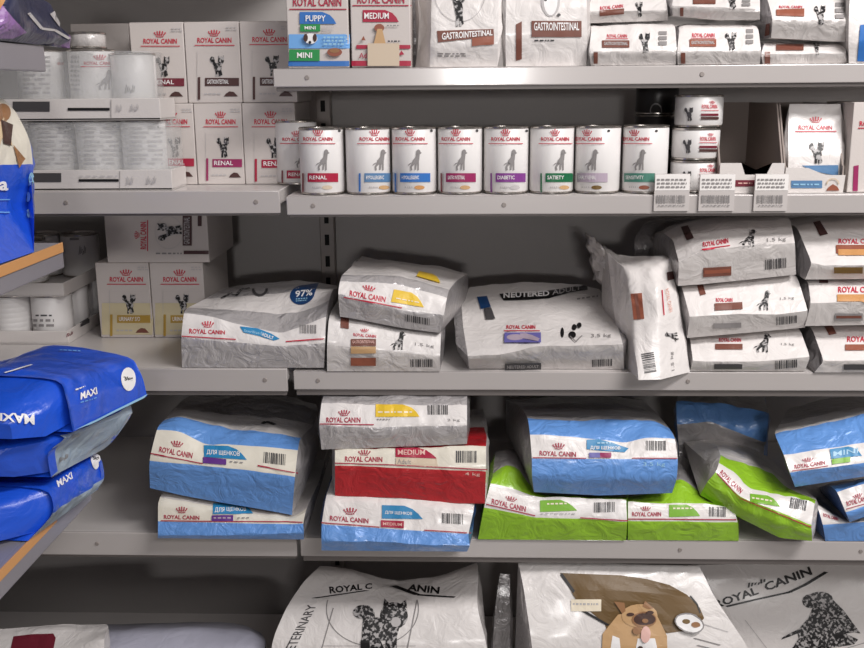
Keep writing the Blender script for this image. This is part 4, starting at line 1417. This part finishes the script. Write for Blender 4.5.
o = bag('wide blue puppy bag lying across the two green bags', 'pet food bag', None,
        [R([(534, 492), (600, 495.5), (672, 493)], -.012), R([(532, 477), (600, 478), (677, 478)], -.034), R([(532, 459), (600, 459), (678, 459)], -.03), R([(530, 434), (580, 437), (625, 443), (645, 437), (675, 438)], -.014),
         R([(528, 418), (558, 421), (602, 419), (655, 420), (670, 429)], .02), R([(519, 405), (570, 405), (620, 403), (654, 410)], .14), R([(506, 400), (560, 396), (600, 395), (642, 400)], .29)],
        ['blue_bag', 'blue_bag', 'white_bag', 'blue_bag', 'dark_silver', 'dark_silver'], 'dark_silver', backm='dark_silver', amp=.003, bulge=.01)
logo(o, Q((539.5, 450.6), (576, 452), (576, 457), (539.5, 455.6)), Q(552, 442.4, 565, 449.8), [(532.5, 457.6, 586, 458.4), (632, 458.2, 677, 458.4)], 'crimson', .9)
panel(o, [(TAPER, Q((586.5, 439), (628, 439.5), (629, 452), (586.5, 456)), 'teal'), (text('ДЛЯ ЩЕНКОВ', .015), Q((590, 446), (620, 447), (620, 450.6), (590, 450)), 'white'), (microtext(1, 6, 5), Q(597, 442, 612, 445), 'ltblue'),
          (grid(), Q(589, 452.8, 600, 457.8), 'violet'), (grid(), Q(600, 452.8, 611, 457.8), 'magenta')])
barcode(o, Q(646, 440.8, 666.5, 450.5), 4)
weight(o, '3.5 kg', Q(643, 462, 665, 467), 'ltblue')

o = bag('green bag with grey top tilted down over the second green bag', 'pet food bag', GGn,
        [R([(700, 495, .02), (738, 517, -.01), (780, 538, -.03), (812, 541, -.04)]), R([(707, 482, .0), (738, 508, -.025), (776, 524, -.045), (812, 533, -.05)]), R([(716, 472, .0), (740, 497, -.025), (773, 509, -.045), (811, 526, -.05)]),
         R([(719, 463, .015), (736, 470, .01), (749, 489, -.01), (789, 495, -.025), (815, 502, -.03)]), R([(721, 455, .04), (745, 462, .05), (773, 473, .05), (786, 486, .02), (816, 500, -.01)]), R([(716, 444, .15), (747, 451, .15), (767, 462, .13), (786, 482, .09), (816, 498, .04)]), R([(684, 442, .2), (720, 438, .24), (770, 456, .2), (815, 497, .1)])],
        ['green_bag', 'green_bag', 'white_bag', 'green_bag', 'grey_bag', 'grey_bag'], 'grey_bag', amp=.005, backm='grey_bag', floor_z=z4 + .095)
logo(o, Q((722, 470), (743, 490), (740, 494), (719, 474)), None, [(717, 473.5, 740, 498), (740, 498, 811, 527)], 'crimson', .9)
panel(o, [(FIN, Q((750, 494), (778, 497), (780, 507), (750, 502)), 'lime'), (microtext(1, 3, 5), Q((752, 497), (772, 500), (772, 503), (752, 500)), 'cream')])
barcode(o, Q((791, 497.5), (808, 501), (806, 511), (789, 508)), 6)

G6 = 'blue bags in the far corner of the fourth shelf'
o = bag('creased blue bag in the shade behind the tilted green bag', 'pet food bag', G6,
        [RZ([(680, 500), (718, 500), (762, 500)], .23, z4), R([(678, 434), (718, 441), (764, 445)], .22), R([(677, 425), (711, 422), (738, 433), (766, 444)], .20), R([(676, 400), (720, 401), (769, 412)], .22), R([(680, 393), (720, 393), (765, 400)], .34), R([(682, 391), (720, 391), (765, 397)], .4)],
        ['silver_bag', 'silver_bag', 'blue_bag', 'dark_silver', 'dark_silver'], 'blue_bag', amp=.006, backm='dark_silver')
o = bag('bottom blue bag of the corner pile resting on the shelf', 'pet food bag', G6,
        [RZ([(826, 536), (864, 537), (905, 537)], -.002, z4), R([(823, 525), (864, 521), (905, 519)], -.012), R([(817, 505), (835, 515), (850, 523), (864, 519), (905, 513)], .0), back(R([(818, 506), (835, 516), (850, 523), (864, 522), (905, 516)], .0), .15, -.018), back(R([(818, 508), (835, 517), (850, 524), (864, 523), (905, 517)], .0), .28, -.03)],
        ['blue_bag', 'white_bag', 'grey_bag', 'grey_bag'], 'navy_bag')
logo(o, Q((823, 513), (838, 518), (838, 521), (823, 516.5)), None, (), 'crimson')
o = bag('middle blue bag of the corner pile with a dark folded side', 'pet food bag', G6,
        [R([(850, 522), (864, 517), (905, 509)], -.02), R([(846, 513), (864, 507), (905, 500)], -.03), R([(837, 491), (864, 483), (905, 477)], -.012), R([(829, 485), (864, 478), (905, 472)], .02), R([(819, 487), (864, 479), (905, 473)], .14), R([(820, 488), (864, 481), (905, 475)], .24)],
        ['blue_bag', 'white_bag', 'blue_bag', 'navy_bag', 'navy_bag'], 'navy_bag', amp=.004)
logo(o, Q((846, 501.5), (868, 495), (869, 500), (847, 506.5)), Q((852, 495), (862, 492), (863, 496.5), (853, 500)), [(846, 509, 868, 503)], 'crimson', .8)
o = bag('topmost blue bag of the corner pile with green and teal lettering', 'pet food bag', G6,
        [R([(795, 487), (864, 476.5), (905, 469)], -.018), R([(790, 473), (864, 463), (905, 457)], -.034), R([(784, 455), (864, 443), (905, 437)], -.014), R([(774, 433), (811, 426), (864, 412), (905, 402)], .03), R([(779, 425), (830, 413), (880, 403), (905, 399)], .12), R([(786, 412), (830, 402), (880, 397), (905, 394)], .22), R([(790, 408), (830, 398), (880, 394), (905, 392)], .3)],
        ['blue_bag', 'white_bag', 'blue_bag', 'grey_bag', 'dark_silver', 'dark_silver'], 'silver_bag', backm='dark_silver', amp=.0035)
logo(o, Q((794, 465), (824.5, 460.5), (825, 464.5), (794.5, 469)), Q((801.5, 458.5), (813.5, 456.8), (814, 461.5), (802, 463.2)), [(792, 471, 828, 466)], 'crimson', .8)
panel(o, [(FIN, Q((829.5, 449.5), (860, 445), (862, 456), (831, 459)), 'teal'), (text('MINI', .015), Q((833, 452), (858, 448), (858, 453), (833, 457)), 'ltblue'), (grid(), Q((831.5, 459.5), (850, 457), (850, 462), (832, 464.5)), 'lime')])

# ------------------------------------------------------------------ big sacks on the base deck
G7 = 'large white sacks standing below the last shelf'
zb5 = Z5 + .001


def sack(label, rows, m, cap, **kw):
    return bag(label, 'pet food bag', G7, rows, m, cap, floor_z=zb5, name='pet_food_sack', **kw)


o = sack('large white sack with cat drawing and curved top below the stack of three',
         [RZ([(262, 800), (490, 800)], .03, zb5), R([(266, 700), (490, 700)], -.0), R([(272, 640), (487, 644)], .02), R([(287, 606), (380, 606), (477, 608)], .05), R([(304, 581), (350, 584), (392, 590), (440, 588), (478, 580)], .10), R([(317, 569), (350, 572), (385, 583), (400, 586), (432, 580), (478, 566)], .135), R([(320, 566), (350, 569), (385, 580), (400, 583), (432, 577), (477, 563)], .15)],
         ['white_bag'] * 6, 'grey_bag', amp=.004, freq=9, backfall=.09)
dec(o, 'brand_logo', [(text('ROYAL C', .03), Q((329, 587), (372, 583.5), (372, 589), (330, 594)), 'black'), (text('ANIN', .03), Q((409, 584.5), (440, 587.5), (439, 594.5), (407, 591)), 'black'),
                      ])
dec(o, 'brand_underline', [(strokes([(0, 1), (.34, .45)], .04), Q(314, 584.5, 470, 598.5), 'black')])
dec(o, 'brand_underline', [(strokes([(0, 0), (.4, .8), (1, 1)], .12), Q(393, 586, 455, 597.5), 'black')])
dec(o, 'animal_picture', [(ell(), Q(380, 602.5, 408, 629), 'sketch'), (poly([(0, 1), (.2, 0), (1, .7)], 0), Q(383, 599, 390, 607), 'sketch'), (poly([(0, .7), (.9, 0), (1, 1)], 0), Q(399, 600, 407, 608), 'sketch'),
                          (ell(), Q(353, 605.5, 374, 619), 'sketch'), (poly([(.1, 0), (.5, 0), (.6, .5), (1, 1), (0, 1)], 1), Q(361, 612, 388, 655), 'sketch'), (poly([(.0, 0), (1, .1), (.8, 1), (.2, 1)], 1), Q(372, 617, 402, 640), 'sketch'),
                          (poly([(0, 0), (1, 0), (1, 1), (0, 1)], 1), Q(386, 632, 397, 660), 'sketch'), (poly([(0, 0), (1, 0), (1, 1), (0, 1)], 1), Q(361, 640, 370, 660), 'black'), (ell(), Q(391, 617, 401, 627), 'ltgrey')])
dec(o, 'drawn_ring', [(ringshape(w=.022, t0=-14, t1=194), Q(326, 572, 419, 646), 'grey'), (strokes([(.12, 0), (0, 1)], .012), Q(322, 608, 417, 648), 'grey'), (strokes([(1, 0), (.9, 1)], .012), Q(322, 601, 417, 648), 'grey'), (strokes([(0, 0), (1, 0)], .02), Q(322, 645.5, 416, 660), 'grey')])
dec(o, 'side_lettering', [(text('VETERINARY', .01), rot90(Q((308, 605), (317, 605), (292, 655), (282, 655)), 3), 'dkgrey')])

# grey bag between the sacks
o = sack('narrow grey sack edge in the dark gap between the two largest sacks',
         [RZ([(492, 800), (510, 800)], .17, zb5), R([(491, 700), (510, 700)], .17), R([(493, 640), (510, 640)], .17), R([(496, 600), (510, 600)], .18), R([(500, 574), (510, 574)], .2)],
         ['silver_bag'] * 4, 'silver_bag', nx=8, backfall=.12)
o = sack('large white sack with a tan bulldog on a brown oval',
         [RZ([(540, 800), (780, 800)], -.02, zb5), R([(537, 700), (770, 700)], -.045), R([(532, 645), (749, 648)], -.035), R([(524, 590), (610, 588), (715, 598)], .0), R([(520, 570), (560, 566), (620, 570), (703, 573)], .022), R([(518, 563), (560, 561), (620, 564), (699, 566)], .03)],
         ['white_bag'] * 5, 'silver_bag', amp=.004, freq=10, backfall=.10, bulge=.004)
MEAD = poly([(0, 0), (.2, .02), (.42, .04), (.6, .1), (.76, .2), (.88, .36), (.97, .58), (1, .75), (.93, .95), (.75, 1), (.32, .92), (.31, .84), (.11, .44)], 3)
dec(o, 'animal_picture', [(MEAD, Q(560, 573, 704, 633), 'meadow'), (strokes([(0, 0), (1, 1)], .2), Q(561, 574, 574, 592), 'black'), (strokes([(0, 0), (1, 1)], .12), Q(580, 609, 608, 625), 'black'), (strokes([(0, 0), (.7, .5), (1, 1)], .12), Q(690, 596, 700, 613), 'black'),
                          (grid(), Q(571, 599.3, 601, 611), 'cream'), (microtext(1, 3, 8), Q(573, 602, 598, 606), 'ltgrey'),
                          (poly([(.25, .08), (.6, 0), (.85, .12), (1, .5), (1, 1), (0, 1), (.02, .45)], 3), Q(601, 610, 667, 662), 'tan'), (poly([(.3, 0), (.8, .1), (1, 1), (0, 1)], 1), Q(608, 635, 622, 662), 'white'), (poly([(.2, 0), (.8, 0), (1, 1), (0, 1)], 1), Q(632, 638, 660, 662), 'white'),
                          (ell(), Q(621, 603.5, 657, 627), 'tan'), (poly([(0, 0), (.9, .1), (1, .8), (.7, 1)], 1), Q(613.5, 601, 625, 613), 'dktan'), (poly([(.2, 0), (1, .9), (.5, 1), (0, .6)], 1), Q(642, 600.5, 653, 609), 'dktan'),
                          (ell(), Q(631, 611, 656, 627), 'dktan'), (ell(), Q(633, 612.5, 655, 625), 'muzzle'), (ell(), Q(626, 612, 633.5, 615.5), 'muzzle'), (ell(), Q(645, 610.5, 653, 614), 'muzzle'), (ell(), Q(641, 618, 648, 622.5), 'dktan'),
                          (ell(), Q(640.5, 626, 650, 642), 'pink'), (ell(), Q(632, 626, 641, 634), 'dktan'), (ell(), Q(636, 645, 644, 652), 'muzzle')])
dec(o, 'food_picture', [(ell(), Q((672, 611), (702, 614), (704, 635), (675, 632)), 'grey'), (ell(), Q((673.5, 612.5), (700.5, 615.5), (702.5, 633.5), (676, 630.5)), 'white'), (ell(), Q(681, 618.5, 689, 623.5), 'olive'), (ell(), Q(690, 621, 699, 627.5), 'dktan')], 22)
dec(o, 'fine_print', [(strokes([(0, 0), (1, 1)], .1), Q(703, 624, 728, 632), 'ltgrey'), (strokes([(0, 0), (1, 1)], .12), Q(694, 638, 720, 645), 'grey'), (strokes([(0, 0), (1, 1)], .12), Q(697, 645, 722, 651), 'grey')])

o = sack('large white sack with black pointing dog drawing and slanted lettering',
         [RZ([(720, 800), (960, 800)], .16, zb5), R([(715, 700), (950, 700)], .14), R([(708, 645), (935, 640)], .145), R([(700, 605), (800, 603), (925, 598)], .17), R([(690, 580), (800, 578), (920, 576)], .19), R([(688, 565), (800, 563), (918, 563)], .205)],
         ['white_bag'] * 5, 'grey_bag', amp=.004, freq=9, backfall=.1)
dec(o, 'brand_logo', [(text('ROYAL', .03), Q((713, 601), (756, 586.5), (759, 594), (716, 608.5)), 'black'), (text('CANIN', .03), Q((763, 583.5), (809, 566.5), (812.5, 574.5), (766, 591.5)), 'black'), (strokes([(.1, .86), (.67, .5), (.81, .32), (1, 0)], .04), Q(715, 572, 826, 612), 'black'),
                      (SCRIB, Q((743, 583), (770, 575.5), (773, 581), (746, 589)), 'black')])
HD = join(ell(.48, .14, .16, .13, 14, 2), ell(.36, .17, .1, .12, 12, 2), poly([(.42, .18), (.62, .12), (.78, .34), (.98, .72), (.9, .7), (.74, .5), (.8, .72), (.95, .82), (.9, .9), (.68, .78), (.58, .62), (.52, .8), (.44, 1), (.36, .98), (.38, .84), (.24, 1), (.12, 1), (.22, .8), (.2, .72), (0, .82), (.02, .78), (.22, .64), (.34, .45)], 2))
picture(o, HD, Q(781, 591, 862, 650), 'sketch')
dec(o, 'drawn_frame', [(strokes([(0, 0), (1, 1)], .02), Q(745, 620, 772, 655), 'ltgrey'), (strokes([(0, 1), (1, 0)], .02), Q(832, 632, 900, 652), 'grey')])

G8 = 'flat sacks on the lower deck of the darker bay'
zd = Z5 + .001
o = bag('flat grey lilac sack lying at the bottom of the darker bay', 'pet food bag', G8,
        [RZ([(-150, 700), (60, 700), (262, 700)], .06, zd), R([(-150, 662), (60, 655), (264, 652)], .05), R([(-150, 642), (60, 634), (190, 627), (252, 629), (266, 640)], .10), R([(-150, 634), (60, 627), (190, 621), (245, 623), (260, 632)], .18), R([(-150, 636), (60, 629), (190, 623), (240, 626), (254, 634)], .3)],
        ['lavender_bag'] * 4, 'lavender_bag', amp=.003, name='pet_food_sack')
o = bag('white sack corner with maroon patch lying before the grey lilac sack', 'pet food bag', G8,
        [RZ([(-150, 705), (0, 700), (60, 690), (100, 662)], -.045, zd), R([(-150, 680), (0, 672), (60, 660), (103, 640)], -.04), R([(-150, 645), (0, 637), (50, 629), (109, 627)], .02), R([(-150, 636), (0, 629), (50, 625), (106, 624)], .04)],
        ['white_bag'] * 3, 'white_bag', amp=.003, name='pet_food_sack')
panel(o, [(poly([(.12, .1), (.5, .02), (.95, 0), (1, .15), (.9, 1), (0, 1)], 2), Q(8, 634, 56, 662), 'maroon')])

# ------------------------------------------------------------------ bags on the unit standing across
G9 = 'deep blue bags lying in a stack'
z9 = ZCt + .0022
n0, f0 = gz(28, 541, z9), gz(97, 490, z9)
EX = 'large deep blue bag'


def sidebag(label, rows, mats, cap, **kw):
    last = rows[-1]
    s1, z1, s2, z2 = kw.pop('tail', (-.16, 0, -.34, -.02))
    rows = rows + [[(v + Vector((s1, 0, z1)), s) for v, s in last], [(v + Vector((s2, 0, z2)), s) for v, s in last]]
    return bag(label, 'pet food bag', G9, rows, mats + [mats[-1], mats[-1]], cap, nx=30, par='i', waist=.016, **kw)


MAXI_OVAL = lambda q: [(ell(), q, 'white'), (text('3kg', .03), [((q[0][0] * .8 + q[2][0] * .2), (q[0][1] * .6 + q[2][1] * .4)), ((q[1][0] * .8 + q[3][0] * .2), (q[1][1] * .6 + q[3][1] * .4)),
                                                            ((q[2][0] * .8 + q[0][0] * .2), (q[2][1] * .6 + q[0][1] * .4)), ((q[3][0] * .8 + q[1][0] * .2), (q[3][1] * .6 + q[1][1] * .4))], 'black')]
o = sidebag('bottom deep blue bag of the stack, resting on the orange striped shelf',
            [[(n0, 0), (f0, 1)], [a(55, 513, 1.125), a(105, 478, 1.285)], [a(49, 487, 1.13), a(100, 451, 1.29)]],
            ['palegrey_bag', 'royal_bag', 'royal_bag'], 'royal_bag', bulge=.055, amp=.005)
panel(o, [(text('MAXI', .03), Q((56, 481.5), (71, 472.5), (72, 478.5), (57.5, 487.5)), 'white'), (microtext(1, 2, 4), Q((51, 478), (61, 473), (61.5, 475), (51.5, 480)), 'white')])
dec(o, 'oval_emblem', MAXI_OVAL(Q((89, 451), (100, 447), (100, 466), (92, 472))), 1)
o = sidebag('middle deep blue bag of the stack with pale grey underside showing',
            [[a(51, 477, 1.128), a(104, 449, 1.285)], [a(46, 452, 1.118), a(113, 442, 1.285)], [a(72, 434, 1.13), a(139, 404, 1.30)]],
            ['palegrey_bag', 'palegrey_bag', 'royal_bag'], 'royal_bag', bulge=.06, amp=.005)
dec(o, 'fine_print', [(SCRIB, Q((57, 457), (70, 450), (71, 457), (58, 464)), 'grey'), (SCRIB, Q((70, 434), (82, 430), (82, 435), (71, 439)), 'grey')])
o = sidebag('top deep blue bag of the stack with white oval emblem and slanted lower edge',
            [[a(73, 432, 1.125), a(147, 396, 1.30)], [a(68, 404, 1.12), a(142, 376, 1.30)], [a(61, 379, 1.14), a(133, 356, 1.31)], [a(-20, 375, 1.145), a(50, 343, 1.33)]],
            ['royal_bag', 'royal_bag', 'royal_bag', 'royal_bag'], 'royal_bag', bulge=.06, amp=.006, tail=(-.05, -.022, -.2, -.055), freq=11)
panel(o, [(text('MAXI', .03), Q((79.5, 393), (95.5, 387.5), (96.5, 394), (79.5, 400)), 'white'), (microtext(1, 2, 4), Q((74, 389), (84, 386), (84.5, 388), (74.5, 391.5)), 'white'), (microtext(1, 2, 6), Q((79, 402), (96, 396.5), (96, 398.5), (79, 404)), 'skyblue'),
          (grid(nu=10, nv=1), Q((74, 429.5), (146.5, 393.8), (147, 396), (74, 432)), 'ltblue')])
dec(o, 'oval_emblem', MAXI_OVAL(Q((119, 369), (134, 366.5), (136, 389), (122, 393))), 1)
dec(o, 'side_lettering', [(text('MAXI', .03), Q((34, 424), (1, 421), (1, 413.5), (34, 415)), 'white'), (strokes([(0, 1), (1, 0)], .1), Q(5, 366.5, 32, 374.5), 'white'), (microtext(1, 3, 5), Q((60, 351), (80, 352), (80, 354), (60, 353)), 'skyblue')], 4)

# standing blue bag with an animal on the unit
z8 = ZB + .002
b0, b1 = gz(-70, 288, z8), gz(34, 252, z8)
o = bag('tall blue bag with animal photo on top, standing on the orange striped shelf', 'pet food bag', None,
        [[(b0, 0), (b1, 1)], [a(-80, 222, 1.06), a(33, 205, 1.31)], [a(-80, 166, 1.06), a(33, 163, 1.30)], [a(-78, 140, 1.07), a(30, 140, 1.30)], [a(-70, 105, 1.09), a(17, 113, 1.31)], [a(-60, 88, 1.10), a(4, 100, 1.31)]],
        ['royal_bag', 'royal_bag', 'cream_bag', 'cream_bag', 'cream_bag'], 'royal_bag', par='i', amp=.004, floor_z=z8, backm='royal_bag', bulge=.012)
dec(o, 'animal_picture', [(poly([(0, .4), (.3, 0), (.7, .2), (1, 1), (.6, .8), (.5, 1), (0, .8)], 2), Q(-14, 106, 12, 146), 'hide'), (ell(), Q(-6, 104, 10, 122), 'dktan'), (poly([(0, 0), (1, .2), (.8, 1), (.2, .9)], 1), Q(0, 120, 12, 146), 'muzzle'), (poly([(0, 0), (1, .6), (.5, 1)], 1), Q(12, 145, 24, 168), 'dktan')])
panel(o, [(text('a', .03), Q(-3, 181, 6, 190), 'white'), (ell(), Q(27.5, 172, 33, 186), 'ltblue'), (ell(), Q(27, 192, 32, 202), 'ltblue'), (ell(), Q(26, 210, 30, 219), 'ltblue'), (grid(), Q(-10, 199, 8, 200), 'skyblue'), (grid(), Q(-10, 213, 8, 214), 'skyblue')])

# purple and navy bag lying on the top of the unit
zA = ZA + .0012
o = bag('purple and dark blue shiny bag lying on the uppermost grey shelf', 'pet food bag', None,
        [[(Vector((-.72, 1.12, zA)), 0), (Vector((-.535, 1.14, zA)), 1), (Vector((-.535, 1.28, zA)), 2), (Vector((-.545, 1.36, zA)), 3)],
         [a(-60, 20, 1.13), a(4, 22, 1.15), a(46, 35, 1.28), a(71, 41, 1.37)], [a(-50, -15, 1.14), a(12, -6, 1.17), a(46, 18, 1.30), a(70, 38, 1.38)], [a(-30, -40, 1.2), a(30, -10, 1.28), a(50, 8, 1.34), a(69, 34, 1.39)]],
        ['night_bag', 'night_bag', 'night_bag'], 'lilac_bag', par='i', amp=.006, freq=14, backm='night_bag', floor_z=zA)
dec(o, 'lilac_panel', [(poly([(0, .2), (.35, 0), (.7, .5), (1, .85), (.7, 1), (0, 1)], 2), Q(-20, -2, 26, 38), 'lilac_bag'), (poly([(0, 0), (1, 0), (.3, 1), (0, 1)], 1), Q(-8, -4, 7, 18), 'orange')])
dec(o, 'silver_seam', [(strokes([(0, 0), (.3, .55), (.6, .62), (1, 1)], .08), Q(28, 13, 72, 41), 'ltgrey'), (poly([(0, .2), (.4, 0), (1, .7), (.8, 1)], 1), Q(49, 11, 61, 27), 'ltgrey')])

# ------------------------------------------------------------------ light
def area(name, loc, target, sx, sy, power, col):
    l = bpy.data.lights.new(name, 'AREA')
    l.shape = 'RECTANGLE'
    l.size, l.size_y = sx, sy
    l.energy = power
    l.color = col
    o = bpy.data.objects.new(name, l)
    COL.objects.link(o)
    o.location = loc
    d_ = (Vector(target) - Vector(loc))
    o.rotation_euler = d_.to_track_quat('-Z', 'Y').to_euler()
    return o


WARM = (1.0, .962, .94)
area('ceiling_lamp', (1.35, .25, 2.85), (.45, 1.6, .8), 1.2, .3, 54, WARM)
area('ceiling_lamp', (1.5, -1.4, 2.8), (.4, 1.6, 1.0), 1.8, .5, 36, WARM)
area('front_fill_lamp', (.10, -2.6, 1.555), (.05, 1.5, 1.5), .34, .14, 17, (1, .97, .95))  # no window: lamp added behind the camera for lip glint and frontal fill
w = bpy.data.worlds.new('shop_ambient')
w.use_nodes = True
w.node_tree.nodes['Background'].inputs['Color'].default_value = (.95, .93, .92, 1)
w.node_tree.nodes['Background'].inputs['Strength'].default_value = .10
sc.world = w
sc.view_settings.view_transform = 'Standard'
sc.view_settings.look = 'None'
sc.view_settings.exposure = 0
sc.view_settings.gamma = 1
sc.view_settings.use_curve_mapping = False
